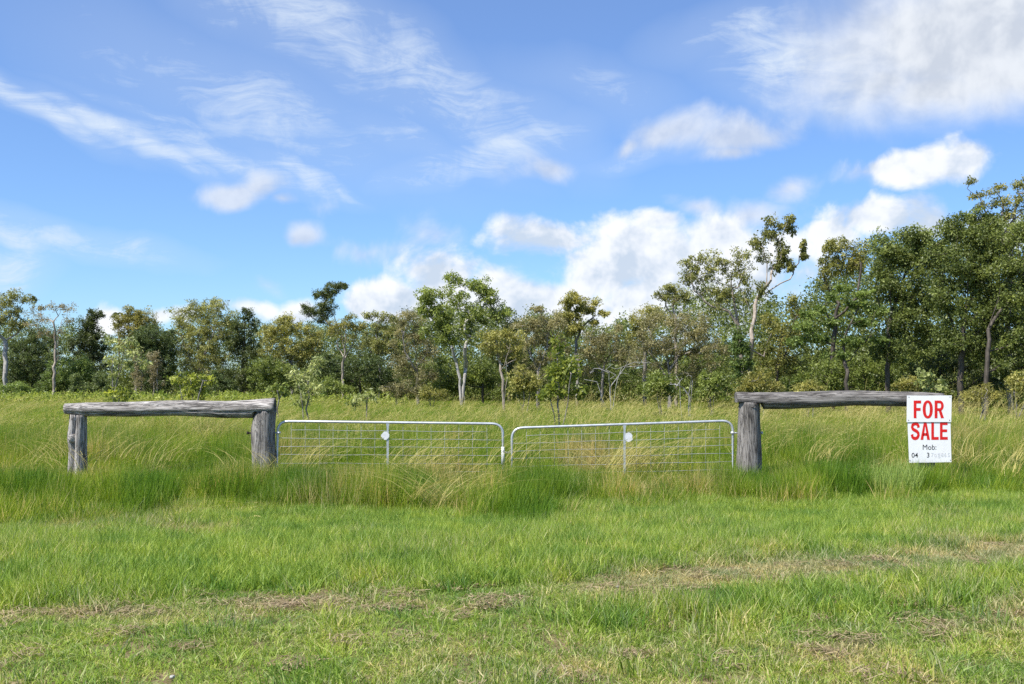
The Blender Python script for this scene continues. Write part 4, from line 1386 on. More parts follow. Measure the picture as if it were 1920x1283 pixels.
T('young_tree', 'bushy light green young tree with narrow leaves above the left gate hinge', 'sapling', 40, [[(577, 772), (577, 745), (578, 715), (590, 690)], [(577, 740), (560, 715), (556, 705)]],
  [(572, 705, 26, 14), (592, 690, 14, 10), (602, 678, 8, 9), (556, 700, 14, 12), (580, 722, 28, 14), (598, 728, 14, 12, .7), (572, 745, 16, 12, .8), (560, 752, 8, 8, .5)], 'silver', size=.20, aspect=.18, droop=.8, dens=.75, tone=.6, clump=.36, nleaf=12, tr=.04, **SAP)
T('young_tree', 'dark drooping young tree directly above the left gate hinge post', 'sapling', 44, [[(523, 785), (523, 750), (522, 735)]],
  [(520, 730, 14, 9), (536, 735, 7, 6, .6), (510, 733, 7, 7, .6)], 'midgreen', size=.19, aspect=.3, droop=.9, dens=.9, tone=.55, clump=.34, nleaf=14, tr=.03, **SAP)
T('young_tree', 'wide low young shrub above the middle of the left gate', 'sapling', 42, [[(685, 770), (688, 750)]],
  [(680, 746, 18, 9), (700, 742, 16, 9), (690, 738, 16, 8), (660, 757, 10, 5, .5)], 'silver', size=.19, aspect=.22, droop=.6, dens=.7, tone=.45, clump=.32, nleaf=9, tr=.03, **SAP)
T('young_tree', 'dark green upright young tree with sunlit yellow leaves above the right gate', 'sapling', 34, [[(1046, 792), (1047, 755), (1049, 700), (1048, 650)], [(1048, 720), (1072, 700)], [(1047, 735), (1028, 725)]],
  [(1047, 642, 10, 10), (1045, 662, 18, 12), (1052, 685, 24, 16), (1072, 680, 14, 14), (1075, 695, 12, 10), (1040, 705, 20, 14), (1062, 715, 16, 12), (1030, 730, 16, 10), (1058, 735, 16, 10, .8), (1085, 735, 14, 6, .5), (1022, 740, 10, 6, .5)], 'yellow', size=.17, aspect=.38, droop=.7, dens=.62, tone=.22, clump=.3, nleaf=11, tr=.04, **SAP)
T('leafy_weed', 'tall pale-leaved weed sticking up behind the for sale sign', 'weed', 24, [[(1736, 775), (1734, 745), (1732, 700)], [(1734, 745), (1752, 728), (1770, 722)]],
  [(1733, 698, 5, 6), (1728, 712, 8, 7), (1740, 706, 7, 6), (1732, 726, 12, 7), (1750, 726, 9, 5), (1772, 720, 8, 4), (1764, 730, 10, 6), (1745, 736, 14, 6)], 'silver', size=.10, aspect=.6, droop=.1, dens=1.1, tone=.45, clump=.13, nleaf=4, tr=.012, twig=.004, group='shrubs at the foot of the trees', bark='grey', crown_name='leaves', trunk_name='stems')

# shrubs along the foot of the wood
shrub('low_bush', 'yellow-olive rounded bush at the left end of the right-hand log rail', 44, 1425, [(1425, 715, 34, 22), (1400, 725, 22, 16), (1450, 722, 18, 16)], 'golden', tone=.42, dens=1.2, size=.11, clump=.36, nleaf=40)
shrub('low_bush', 'light green low bush rising over the middle of the right-hand rail', 46, 1516, [(1516, 722, 16, 10), (1505, 732, 22, 10), (1535, 730, 14, 10)], 'olive', tone=.6, dens=1.2, size=.11, clump=.32, nleaf=36)
shrub('low_bush', 'yellowing bush directly left of the pale-leaved weed by the sign', 44, 1702, [(1702, 716, 14, 12), (1692, 725, 16, 10), (1712, 726, 10, 8)], 'golden', tone=.5, dens=1.2, size=.11, clump=.3, nleaf=30)
shrub('low_bush', 'yellow-green feathery bush right of the for sale sign', 42, 1840, [(1840, 733, 24, 16), (1860, 742, 26, 12), (1820, 745, 18, 12)], 'golden', tone=.55, dens=1.1, size=.12, aspect=.2, clump=.32, nleaf=36)
shrub('low_bush', 'bright green bush at the right edge of the picture under dark trees', 46, 1905, [(1905, 725, 26, 22), (1930, 710, 26, 30)], 'olive', tone=.45, dens=1.1, size=.13, clump=.4, nleaf=36)
shrub('low_bush', 'leafy mid green bush left of the dark upright young tree', 56, 982, [(978, 705, 20, 22), (968, 725, 18, 14), (995, 722, 20, 18)], 'olive', tone=.6, dens=1.2, size=.14, clump=.4, nleaf=36)
shrub('low_bush', 'bright low bush at the foot of the white gum trunk', 90, 30, [(30, 728, 28, 12), (52, 730, 18, 12)], 'bright', tone=.75, dens=1.3, size=.16, clump=.45)
shrub('low_bush', 'small pale conical bush in front of the vine mound', 91, 143, [(143, 705, 7, 8), (143, 720, 10, 12), (140, 732, 14, 8)], 'bluegreen', tone=.75, dens=1.4, size=.14, clump=.36)
shrub('low_bush', 'grey-green bush right of the vine mound', 91, 180, [(185, 712, 18, 18), (170, 728, 20, 12), (205, 725, 20, 14)], 'bluegreen', tone=.7, dens=1.2, size=.15, clump=.45)
shrub('low_bush', 'dark rounded bush below the pale olive tree', 92, 412, [(400, 715, 26, 20), (425, 725, 24, 14)], 'bluegreen', tone=.45, dens=1.2, size=.15, clump=.45)
shrub('low_bush', 'dark green bush between the silvery young tree and golden-topped tree', 80, 620, [(615, 725, 26, 16), (640, 730, 20, 10)], 'midgreen', tone=.5, dens=1.2, size=.14, clump=.4)
shrub('low_bush', 'dim bush below the grey twiggy tree left of the twin-trunked gum', 70, 745, [(745, 728, 30, 16), (775, 735, 24, 10)], 'greyolive', tone=.4, dens=1.2, size=.13, clump=.4)
shrub('low_bush', 'light olive bush at the foot of the twin-trunked gum', 68, 808, [(805, 732, 24, 14), (830, 738, 18, 10)], 'olive', tone=.4, dens=1.2, size=.13, clump=.4)
shrub('low_bush', 'green bush with hanging leaves beside the small white dead tree', 52, 1240, [(1240, 715, 24, 22), (1225, 730, 24, 14), (1255, 735, 18, 12)], 'midgreen', tone=.5, dens=1.1, size=.14, clump=.4)
shrub('low_bush', 'green-gold leafy bush below the grey scrub, left of the tallest gum', 52, 1335, [(1335, 710, 20, 14), (1350, 730, 24, 16), (1318, 735, 18, 12)], 'midgreen', tone=.6, dens=1.1, size=.14, clump=.38)


def skyline_band():
    """the deeper wood behind the front row, which reads as one dark mass"""
    rg = np.random.default_rng(77)
    kx = [-120, 0, 60, 130, 170, 205, 250, 300, 330, 385, 450, 490, 530, 600, 650, 720, 770, 830, 900, 950, 1000, 1080, 1140, 1200, 1260, 1330, 1400, 1470, 1500, 1560, 1640, 1720, 1820, 1920, 2100]
    ky = [585, 595, 618, 612, 610, 632, 605, 612, 605, 588, 605, 618, 608, 618, 612, 600, 592, 580, 575, 596, 596, 600, 622, 596, 570, 530, 545, 575, 585, 500, 462, 440, 425, 415, 410]
    kd = [96, 96, 96, 96, 96, 98, 98, 97, 97, 96, 95, 93, 92, 90, 90, 88, 82, 80, 78, 76, 74, 74, 74, 70, 68, 66, 64, 62, 62, 60, 58, 56, 54, 52, 50]
    n = 16000
    px = np.concatenate([rg.uniform(-160, 2100, 9800), rg.uniform(1500, 2100, 2600), rg.uniform(560, 1180, 1600), rg.uniform(-100, 1450, 2000)])
    yt = np.interp(px, kx, ky) + (fbm(px / 22.0, px * 0 + 3.3, 88) - .5) * 46
    fr = np.where(rg.random(n) < .4, rg.random(n) * .35, rg.random(n))
    py = 742 - (742 - yt) * fr
    dep = np.interp(px, kx, kd) + 8 + rg.random(n) * 20
    C = np.array([at(a, b, d) for a, b, d in zip(px, py, dep)])
    C[:, 2] = np.maximum(C[:, 2], .3)
    cr = .55 + .6 * rg.random(n)
    V, f, v = leaf_cloud(rg, C, cr, np.full(n, 40), .22, .45, .4, .8, np.clip(.5 + rg.normal(size=n) * .2, 0, 1))
    me = mesh_np('distant_wood', V, f.ravel(), np.full(len(f), 4), {'v': v})
    o = obj('distant_wood', me, LEAF['woodgreen'])
    tag(o, 'dark mass of deeper wood behind the front row of trees', 'wood', kind='stuff')


skyline_band()

# ------------------------------------------------------------------ grass
PROTO = {}


def blade_proto(name, rg, n, radius, h, w, lean, wind, seg=2, straight=.5, vmean=.5, vspread=.28):
    """clump of n tapering blades"""
    q = rg.random(n) * 2 * math.pi
    rr = np.sqrt(rg.random(n)) * radius
    bx, by = np.cos(q) * rr, np.sin(q) * rr
    H = h * (.55 + .75 * rg.random(n) ** .8)
    dq = rg.random(n) * 2 * math.pi
    ln = lean * (.15 + rg.random(n))
    dx = np.cos(dq) * ln + bx / max(radius, 1e-3) * .25 * lean + wind[0]
    dy = np.sin(dq) * ln + by / max(radius, 1e-3) * .25 * lean + wind[1]
    fa = rg.random(n) * math.pi
    fx, fy = np.cos(fa), np.sin(fa)
    W = w * (.6 + .8 * rg.random(n))
    V, F_ = [], []
    lev = np.linspace(0, 1, seg + 1)
    per = 2 * seg + 1
    verts = np.zeros((n, per, 3))
    for i, t in enumerate(lev):
        cxp = bx + dx * H * (straight * t + (1 - straight) * t * t)
        cyp = by + dy * H * (straight * t + (1 - straight) * t * t)
        drop = np.clip((dx * dx + dy * dy) * .35, 0, .6)
        cz = H * (t - drop * t * t)
        if i < seg:
            k = (1 - t * .55) if i else .8
            verts[:, 2 * i, :] = np.stack([cxp - fx * W * k / 2, cyp - fy * W * k / 2, cz], 1)
            verts[:, 2 * i + 1, :] = np.stack([cxp + fx * W * k / 2, cyp + fy * W * k / 2, cz], 1)
        else:
            verts[:, 2 * seg, :] = np.stack([cxp, cyp, cz], 1)
    ff, sz = [], []
    base = np.arange(n) * per
    parts = []
    for i in range(seg - 1):
        parts.append((np.stack([base + 2 * i, base + 2 * i + 1, base + 2 * i + 3, base + 2 * i + 2], 1), 4))
    parts.append((np.stack([base + 2 * seg - 2, base + 2 * seg - 1, base + 2 * seg], 1), 3))
    flat = np.concatenate([p.ravel() for p, _ in parts])
    sizes = np.concatenate([np.full(len(p), k) for p, k in parts])
    v = np.clip(vmean + rg.normal(size=n) * vspread, 0, 1)
    verts[:, :2, 2] -= .02
    return mesh_np(name, verts.reshape(-1, 3), flat, sizes, {'v': np.repeat(v, per)})


def stalk_proto(name, rg, n, radius, h, wind, head=True):
    """seed stalks: thin bent stems with a drooping feathery head"""
    V, Fq, vv = [], [], []
    for i in range(n):
        q, r_ = rg.random() * 6.28, math.sqrt(rg.random()) * radius
        b = np.array([math.cos(q) * r_, math.sin(q) * r_, 0])
        H = h * (.65 + .5 * rg.random())
        d = np.array([wind[0] + rg.normal() * .22, wind[1] + rg.normal() * .22, 0])
        val = np.clip(.5 + rg.normal() * .22, 0, 1)
        side = np.array([math.cos(q * 3), math.sin(q * 3), 0])
        pts = []
        for t in np.linspace(0, 1, 6):
            bend = d * H * (.35 * t + .65 * t ** 2.4)
            pts.append(b + bend + np.array([0, 0, H * (t - .22 * np.dot(d, d) * t ** 3)]))
        w0 = .0036
        for k in range(5):
            w_a, w_b = w0 * (1 - k * .1), w0 * (1 - (k + 1) * .1)
            s = len(V)
            V += [pts[k] - side * w_a, pts[k] + side * w_a, pts[k + 1] + side * w_b, pts[k + 1] - side * w_b]
            Fq.append((s, s + 1, s + 2, s + 3))
            vv += [val] * 4
        if head:
            dirn = pts[-1] - pts[-3]
            dirn = dirn / np.linalg.norm(dirn)
            for k in range(9):
                t = k / 9
                p = pts[-3] + (pts[-1] - pts[-3]) * t
                a = dirn * .8 + rg.normal(size=3) * .28
                a[2] -= .18
                L = .05 + .05 * rg.random()
                sd = np.cross(a, rg.normal(size=3))
                sd = sd / np.linalg.norm(sd) * .0042
                s = len(V)
                V += [p, p + a * L * .5 + sd, p + a * L, p + a * L * .5 - sd]
                Fq.append((s, s + 1, s + 2, s + 3))
                vv += [min(1, val + .1)] * 4
    return mesh_np(name, np.array(V), np.array(Fq).ravel(), np.full(len(Fq), 4), {'v': np.array(vv)})


def litter_proto(name, rg, n, radius, L):
    V, vv = [], []
    for i in range(n):
        q, r_ = rg.random() * 6.28, math.sqrt(rg.random()) * radius
        p = np.array([math.cos(q) * r_, math.sin(q) * r_, .004 + .02 * rg.random()])
        a = rg.random() * 6.28
        d = np.array([math.cos(a), math.sin(a), rg.normal() * .14])
        s = np.array([-math.sin(a), math.cos(a), rg.normal() * .3]) * (.0016 + .0018 * rg.random())
        l = L * (.4 + .9 * rg.random())
        k = np.array([0, 0, .02 * rg.random()])
        V += [p - d * l / 2 - s, p - d * l / 2 + s, p + k + d * l / 2 + s, p + k + d * l / 2 - s]
        vv += [np.clip(.5 + rg.normal() * .25, 0, 1)] * 4
    f = np.arange(n * 4)
    return mesh_np(name, np.array(V), f, np.full(n, 4), {'v': np.array(vv)})


def scatter(name, label, protos, mat, pts, rotz, tilt, scale, var, dry, tone):
    """ONE object whose geometry nodes place the clump meshes on the given points"""
    col = bpy.data.collections.new(name + '_clumps')
    for i, me in enumerate(protos):
        me.materials.append(mat)
        o = bpy.data.objects.new('%s_clump_%02d' % (name, i), me)
        col.objects.link(o)
    N = len(pts)
    me = bpy.data.meshes.new(name)
    me.vertices.add(N)
    me.vertices.foreach_set('co', np.asarray(pts, np.float32).ravel())
    rot = np.stack([tilt[:, 0], tilt[:, 1], rotz], 1).astype(np.float32)
    for k, ty, val in (('rot', 'FLOAT_VECTOR', rot), ('scl', 'FLOAT_VECTOR', np.asarray(scale, np.float32))):
        a = me.attributes.new(k, ty, 'POINT')
        a.data.foreach_set('vector', val.ravel())
    a = me.attributes.new('var', 'INT', 'POINT')
    a.data.foreach_set('value', np.asarray(var, np.int32))
    for k, val in (('dry', dry), ('tone', tone)):
        a = me.attributes.new(k, 'FLOAT', 'POINT')
        a.data.foreach_set('value', np.asarray(val, np.float32))
    me.update()
    me.materials.append(mat)
    o = bpy.data.objects.new(name, me)
    COL.objects.link(o)
    ng = bpy.data.node_groups.new(name + '_scatter', 'GeometryNodeTree')
    ng.interface.new_socket('Geometry', in_out='INPUT', socket_type='NodeSocketGeometry')
    ng.interface.new_socket('Geometry', in_out='OUTPUT', socket_type='NodeSocketGeometry')
    nd = ng.nodes
    gi, go = nd.new('NodeGroupInput'), nd.new('NodeGroupOutput')
    ci = nd.new('GeometryNodeCollectionInfo')
    ci.inputs['Collection'].default_value = col
    ci.inputs['Separate Children'].default_value = True
    ci.inputs['Reset Children'].default_value = True
    iop = nd.new('GeometryNodeInstanceOnPoints')
    iop.inputs['Pick Instance'].default_value = True

    def na(nm, ty):
        x = nd.new('GeometryNodeInputNamedAttribute')
        x.data_type = ty
        x.inputs['Name'].default_value = nm
        return x.outputs[0]
    e2r = nd.new('FunctionNodeEulerToRotation')
    ng.links.new(na('rot', 'FLOAT_VECTOR'), e2r.inputs[0])
    ng.links.new(gi.outputs[0], iop.inputs['Points'])
    ng.links.new(ci.outputs[0], iop.inputs['Instance'])
    ng.links.new(na('var', 'INT'), iop.inputs['Instance Index'])
    ng.links.new(e2r.outputs[0], iop.inputs['Rotation'])
    ng.links.new(na('scl', 'FLOAT_VECTOR'), iop.inputs['Scale'])
    ng.links.new(iop.outputs[0], go.inputs[0])
    md = o.modifiers.new('scatter', 'NODES')
    md.node_group = ng
    tag(o, label, 'grass', kind='stuff')
    return o


def sample_field(y0, y1, dens, margin=2.0, seed=1):
    """random points in the view wedge; dens(y) per square metre via thinning"""
    rg = np.random.default_rng(seed)
    ys, xs = [], []
    edges = np.geomspace(y0, y1, 40)
    for a, b in zip(edges[:-1], edges[1:]):
        m = (a + b) / 2
        hw = m * .5 + margin
        n = rg.poisson(dens(m) * 2 * hw * (b - a))
        ys.append(rg.uniform(a, b, n))
        xs.append(rg.uniform(-hw, hw, n))
    return np.concatenate(xs), np.concatenate(ys), rg


def ellm(px, py, lst):
    m = np.zeros_like(px)
    for (cx_, cy_, rx, ry) in lst:
        d = ((px - cx_) / rx) ** 2 + ((py - cy_) / ry) ** 2
        m = np.maximum(m, np.exp(-d * 1.1))
    return m


EDGE_X = [-400, 0, 200, 400, 640, 800, 960, 1100, 1280, 1450, 1600, 1750, 1920, 2300]
EDGE_Y = [985, 985, 992, 985, 990, 975, 985, 965, 960, 965, 945, 940, 930, 925]
RUT_X = [-400, 0, 400, 640, 900, 1150, 1400, 1650, 1920, 2300]
RUT_Y = [1165, 1155, 1138, 1125, 1122, 1100, 1080, 1060, 1035, 1010]
BARE = [(545, 1134, 95, 13), (605, 1124, 46, 17), (930, 1127, 60, 13), (1160, 1119, 26, 9), (1600, 1213, 56, 26), (1895, 1143, 48, 18), (1770, 1168, 60, 20), (255, 1152, 50, 10), (150, 1150, 34, 8),
        (130, 1000, 150, 12), (350, 1002, 120, 12), (690, 998, 60, 12), (1780, 975, 40, 16), (1100, 1272, 60, 10)]
DARKCL = [(1580, 905, 75, 40), (985, 985, 90, 30), (1010, 925, 60, 34), (270, 935, 60, 34), (60, 950, 70, 30), (560, 930, 60, 24), (760, 930, 50, 30), (1400, 915, 70, 24), (1850, 905, 60, 22), (420, 900, 90, 24)]


def build_lawn():
    rg = np.random.default_rng(5)
    protos = []
    for i in range(7):
        protos.append(blade_proto('lawn_clump', rg, 38, .11, .066, .0068, 1.7, (.15, 0), 2, .35))
    for i in range(7):
        protos.append(blade_proto('lush_clump', rg, 36, .12, .17, .0085, .70, (.10, 0), 2, .5))
    # short to lush verge
    x, y, r2 = sample_field(4.6, 17.5, lambda d: 165 if d < 9 else 140, 3.0, 21)
    z = gz(x, y)
    px, py = to_px(x, y, z)
    edge = np.interp(px, EDGE_X, EDGE_Y) + (fbm(x * .9, y * .9, 31) - .5) * 120 - 6
    rut = np.interp(px, RUT_X, RUT_Y) + (fbm(x * .9, y * .9, 33) - .5) * 26
    t = py - rut
    nz = fbm(x * .8, y * .8, 41)
    nz2 = fbm(x * 2.6, y * 2.6, 43)
    bare = ellm(px + (nz2 - .5) * 130, py + (nz - .5) * 40, BARE) * np.clip(nz2 * 2.2 - .25, 0, 1.15)
    right = sstep(900, 1250, px)
    lush = 1 - sstep(-42, -4, t)
    lush2 = right * sstep(22, 40, t) * (1 - sstep(85, 120, t))
    ruts = np.exp(-(t / 26) ** 2)
    lushf = np.maximum(lush, lush2 * .42)
    h = .48 + .48 * nz + lushf * .16
    h = h * (1 - .25 * ruts * right) * (1 - .3 * bare)
    dry = .255 + .55 * (nz - .5) + .30 * (nz2 - .5) + .10 - lushf * .24 + ruts * (.08 + .34 * right) + bare * .45
    keep = (r2.random(len(x)) < np.clip(1.0 - bare * .72, .08, 1)) & (py > edge - 40)
    uselush = r2.random(len(x)) < np.clip(lushf * 1.2, .02, .97)
    x, y, z, h, dry, uselush, nz, nz2, lushf = [a[keep] for a in (x, y, z, h, dry, uselush, nz, nz2, lushf)]
    N = len(x)
    var = np.where(uselush, 7, 0) + r2.integers(0, 7, N)
    s = h * (.75 + .5 * r2.random(N))
    scl = np.stack([.8 + .4 * r2.random(N), .8 + .4 * r2.random(N), s], 1)
    tone = np.clip(.5 + (nz2 - .5) * 1.0 + (nz - .5) * .3 + r2.normal(size=N) * .16, 0, 1)
    scatter('lawn_grass', 'short to ankle-high green verge grass in front of the gates', protos, M_LAWN, np.stack([x, y, z], 1), r2.random(N) * 6.28,
            r2.normal(size=(N, 2)) * .10, scl, var, np.clip(dry, 0, 1), tone)
    print('lawn', N)


def build_tall():
    rg = np.random.default_rng(6)
    protos = []
    for i in range(8):
        protos.append(blade_proto('tall_clump', rg, 52, .20, .55, .0065, .26, (.10, 0), 3, .5))
    x, y, r2 = sample_field(12.5, 30, lambda d: 42 if d < 21 else 24, 4.0, 22)
    z = gz(x, y)
    px, py = to_px(x, y, z)
    edge = np.interp(px, EDGE_X, EDGE_Y) + (fbm(x * .9, y * .9, 31) - .5) * 120 - 6
    keep = py < edge
    inn = sstep(0, 52, edge - py)
    nz = fbm(x * .7, y * .7, 51)
    nz2 = fbm(x * 2.2, y * 2.2, 53)
    back = sstep(19.8, 23.0, y)
    rightf = sstep(1400, 1520, px)
    low = (0.66 - (y - 15.0) * 0.077) / 1.15 + .07 * rightf      # low enough to leave gates and posts in view
    h = np.clip(low, .20, .58) * (.55 + .45 * inn) * (.12 + .90 * nz + .92 * nz2) * (1 - back) + back * (.70 + (nz - .5) * .36)
    dark = ellm(px, py - 10, DARKCL)
    h = h + dark * .10
    # keep the gates, posts and the sign face clear as in the photograph
    sgn = np.exp(-((px - 1742) / 60) ** 2) * (y < 19.4)
    h = h + .06 * sgn
    leftpost = np.exp(-((px - 147) / 50) ** 2) * (y < 20)
    h = h * (1 - .2 * leftpost)
    dry = .17 + (nz - .5) * .85 + (nz2 - .5) * .55 + (1 - inn) * .10 - dark * .30 + ellm(px, py, [(820, 950, 60, 34), (1130, 895, 90, 26), (1560, 850, 60, 30), (560, 900, 60, 20), (120, 975, 120, 16), (1800, 860, 80, 40)]) * .26
    keep &= r2.random(len(x)) < .45 + .53 * inn
    N0 = len(x)
    x, y, z, h, dry, dark, nz, nz2, inn = [a[keep] for a in (x, y, z, h, dry, dark, nz, nz2, inn)]
    N = len(x)
    s = np.clip(h, .25, 2) * (.8 + .4 * r2.random(N)) / .62
    scl = np.stack([.85 + .4 * r2.random(N), .85 + .4 * r2.random(N), s], 1)
    tone = np.clip(.5 + (nz2 - .5) * 1.15 + (fbm(x * 3.7, y * 1.2, 57) - .5) * .6 - dark * .5 + r2.normal(size=N) * .10, 0, 1)
    rz = r2.random(N) * 6.28
    tl = np.stack([r2.normal(size=N) * .05, .05 + r2.normal(size=N) * .07], 1)
    scatter('tall_grass', 'knee-high bright green grass growing through and around the gates', protos, M_TALL, np.stack([x, y, z], 1), r2.normal(size=N) * 1.7, tl, scl,
            r2.integers(0, 8, N), np.clip(dry, 0, 1), tone)
    print('tall', N)


def build_field():
    rg = np.random.default_rng(7)
    protos = []
    for i in range(8):
        protos.append(blade_proto('field_clump', rg, 60, .34, .78, .0115, .30, (.18, 0), 2, .45))
    x, y, r2 = sample_field(27, 125, lambda d: 15 if d < 45 else (7.5 if d < 70 else 4.2), 6.0, 23)
    z = gz(x, y)
    px, py = to_px(x, y, z)
    nz = fbm(x * .22, y * .22, 61)
    nz2 = fbm(x * .9, y * .9, 63)
    far = sstep(60, 85, y)
    h = .50 + (nz - .5) * .32 + (nz2 - .5) * .25
    dry = .10 + (nz - .5) * .5 + (nz2 - .5) * .35
    N = len(x)
    s = h * (.75 + .5 * r2.random(N))
    scl = np.stack([.9 + .4 * r2.random(N), .9 + .4 * r2.random(N), s], 1) * np.array([1, 1, 1])
    scl[:, :2] *= (1 + far * .5)[:, None]
    tone = np.clip(.5 + (nz - .5) * .6 + r2.normal(size=N) * .12, 0, 1)
    scatter('field_grass', 'waist-high paddock grass stretching back to the wood', protos, M_TALL, np.stack([x, y, z], 1), r2.normal(size=N) * 1.6,
            np.stack([r2.normal(size=N) * .05, .06 + r2.normal(size=N) * .06], 1), scl, r2.integers(0, 8, N), np.clip(dry, 0, 1), tone)
    print('field', N)


def build_stalks():
    rg = np.random.default_rng(8)
    protos = []
    for i in range(8):
        protos.append(stalk_proto('stalk_clump', rg, 8, .24, 1.12, (.45 + .25 * (i % 3), .02), True))
    for i in range(4):
        protos.append(stalk_proto('fallen_clump', rg, 8, .22, .85, (1.25, .1), False))
    x, y, r2 = sample_field(14.5, 75, lambda d: 4.0 if d < 20 else (3.2 if d < 34 else (1.7 if d < 50 else .9)), 3.0, 24)
    z = gz(x, y)
    px, py = to_px(x, y, z)
    nz = fbm(x * .5, y * .5, 71)
    edge = np.interp(px, EDGE_X, EDGE_Y)
    back = sstep(19.5, 22.0, y)
    pr = .60 + .40 * back
    pr = pr * (.35 + 1.2 * nz)
    # the tall ones stand mostly right of the gates
    pr = pr * .36
    keep = (py < edge - 18) & (r2.random(len(x)) < pr)
    keep &= ~((np.abs(px - 1742) < 55) & (y < 20))
    x, y, z, nz, px, back = [a[keep] for a in (x, y, z, nz, px, back)]
    N = len(x)
    tallr = sstep(950, 1050, px) * sstep(24, 28, y) * (1 - sstep(44, 50, y))
    s = (.44 + .44 * back) * (.8 + .45 * r2.random(N)) * (1 + .75 * tallr * r2.random(N))
    fallen = r2.random(N) < np.where(back > .5, .12, .45)
    var = np.where(fallen, 8 + r2.integers(0, 4, N), r2.integers(0, 8, N))
    thick = 1 + .7 * sstep(24, 45, y)
    scl = np.stack([np.ones(N) * thick, thick, s], 1)
    rz = r2.normal(size=N) * .85 + np.where(fallen, r2.choice([0, 2.9], N) + r2.normal(size=N) * .5, 0)
    # a few flattened sheaves beside the posts and through the gates
    ex = []
    for (qx, qy, d, rz_, n) in [(560, 885, 19.2, .25, 10), (510, 890, 19.1, 2.6, 5), (735, 888, 19.3, .45, 9), (770, 900, 19.0, .35, 8), (830, 880, 19.9, .3, 7), (1140, 885, 19.4, .3, 10), (1170, 880, 20, .5, 10),
                                (1215, 870, 19.9, .25, 9), (1250, 862, 20.1, .2, 6), (985, 900, 19.3, .4, 5), (945, 900, 19.2, .5, 5), (820, 955, 15.4, 2.9, 8), (800, 965, 15.2, .2, 8), (1120, 905, 18.6, 2.8, 6),
                                (300, 880, 20.5, 1.2, 6), (110, 870, 19.4, 2.7, 7), (185, 850, 19.6, .6, 7), (1560, 860, 20.6, .8, 8), (1850, 850, 20.2, .4, 9), (1880, 880, 18.8, .5, 6)]:
        p = at(qx, qy, d)
        for i in range(n):
            xx, yy = p.x + rg.normal() * .28, d + rg.normal() * .15
            ex.append((xx, yy, float(gz(xx, yy)) + (rg.uniform(.05, .3) if d < 17 else rg.uniform(.15, .55)), rz_ + rg.normal() * .3, .7 + rg.random() * .7))
    ex = np.array(ex)
    M = len(ex)
    pts = np.concatenate([np.stack([x, y, z], 1), ex[:, :3]])
    rz = np.concatenate([rz, ex[:, 3]])
    scl = np.concatenate([scl, np.stack([ex[:, 4], ex[:, 4], ex[:, 4] * .75], 1)])
    var = np.concatenate([var, 8 + rg.integers(0, 4, M)])
    NN = N + M
    scatter('straw_stalks', 'straw-coloured seed stalks and flattened dry stems among the grass', protos, M_STRAW, pts, rz, np.stack([r2.normal(size=NN) * .08, .05 + r2.normal(size=NN) * .1], 1), scl,
            var, np.zeros(NN), np.full(NN, .5))
    print('stalks', NN)


def build_litter():
    rg = np.random.default_rng(9)
    protos = [litter_proto('litter', rg, 80, .16, .085) for i in range(6)]
    x, y, r2 = sample_field(4.6, 17, lambda d: 34, 3.0, 25)
    z = gz(x, y)
    px, py = to_px(x, y, z)
    nz = fbm(x * .8, y * .8, 41)
    rut = np.interp(px, RUT_X, RUT_Y)
    nz2 = fbm(x * 2.6, y * 2.6, 43)
    bare = ellm(px + (nz2 - .5) * 130, py + (nz - .5) * 40, BARE) * np.clip(nz2 * 2.2 - .25, 0, 1.15)
    edge = np.interp(px, EDGE_X, EDGE_Y)
    p = .22 + bare * 1.2 + (.12 + .3 * (px < 900)) * np.exp(-((py - rut) / 30) ** 2) + .2 * np.clip(nz - .5, 0, 1) + .5 * np.exp(-((py - edge - 8) / 12) ** 2)
    keep = r2.random(len(x)) < p * .27
    x, y, z = x[keep], y[keep], z[keep]
    N = len(x)
    s = .7 + .6 * r2.random(N)
    scatter('dead_grass_litter', 'dry dead grass lying in the bare patches of the verge', protos, M_THATCH, np.stack([x, y, z + .008], 1), r2.random(N) * 6.28, r2.normal(size=(N, 2)) * .05,
            np.stack([s, s, np.ones(N)], 1), r2.integers(0, 6, N), np.zeros(N), np.full(N, .5))
    print('litter', N)




def tussock(px, py, d, r_, h, n, name_label, stops, seed, vm=.45):
    rg = np.random.default_rng(seed)
    me = blade_proto('grass_tussock', rg, n, r_, h, .0085, .30, (.06, 0), 3, .5, vm, .2)
    p = at(px, py, d)
    if stops not in TUSSOCK_MATS:
        TUSSOCK_MATS[stops] = leafy('tussock_blades_%d' % len(TUSSOCK_MATS), list(stops), .5, .35, .3)
    o = obj('grass_tussock', me, TUSSOCK_MATS[stops], None, (p.x, d, float(gz(p.x, d)) - .01))
    tag(o, name_label, 'tussock', 'grass tussocks in front of the gates and rails')


TUSSOCK_MATS = {}
DKG = ((0.0, (.034, .080, .004)), (0.5, (.090, .180, .010)), (1.0, (.20, .30, .030)))
PLG = ((0.0, (.12, .18, .03)), (0.5, (.27, .36, .08)), (1.0, (.46, .53, .20)))
MDG = ((0.0, (.045, .085, .004)), (0.5, (.115, .20, .010)), (1.0, (.24, .32, .035)))
tussock(1572, 930, 17.4, .50, .60, 900, 'dark green grass tussock below the middle of the right-hand log rail', DKG, 1)
tussock(1676, 925, 17.3, .42, .58, 700, 'pale silvery-green grass tussock just left of and below the sign', PLG, 2)
tussock(1735, 930, 17.4, .34, .50, 500, 'blue-green grass tussock directly below the for sale sign', MDG, 3)
tussock(985, 990, 13.9, .36, .30, 420, 'dark green grass tussock nearest the camera below the gap between gates', DKG, 4)
tussock(1010, 945, 16.2, .42, .48, 700, 'dark green grass tussock just below the left end of the right gate', MDG, 5)
tussock(278, 955, 15.6, .40, .55, 700, 'dark green grass tussock below the middle of the left-hand log rail', DKG, 6)
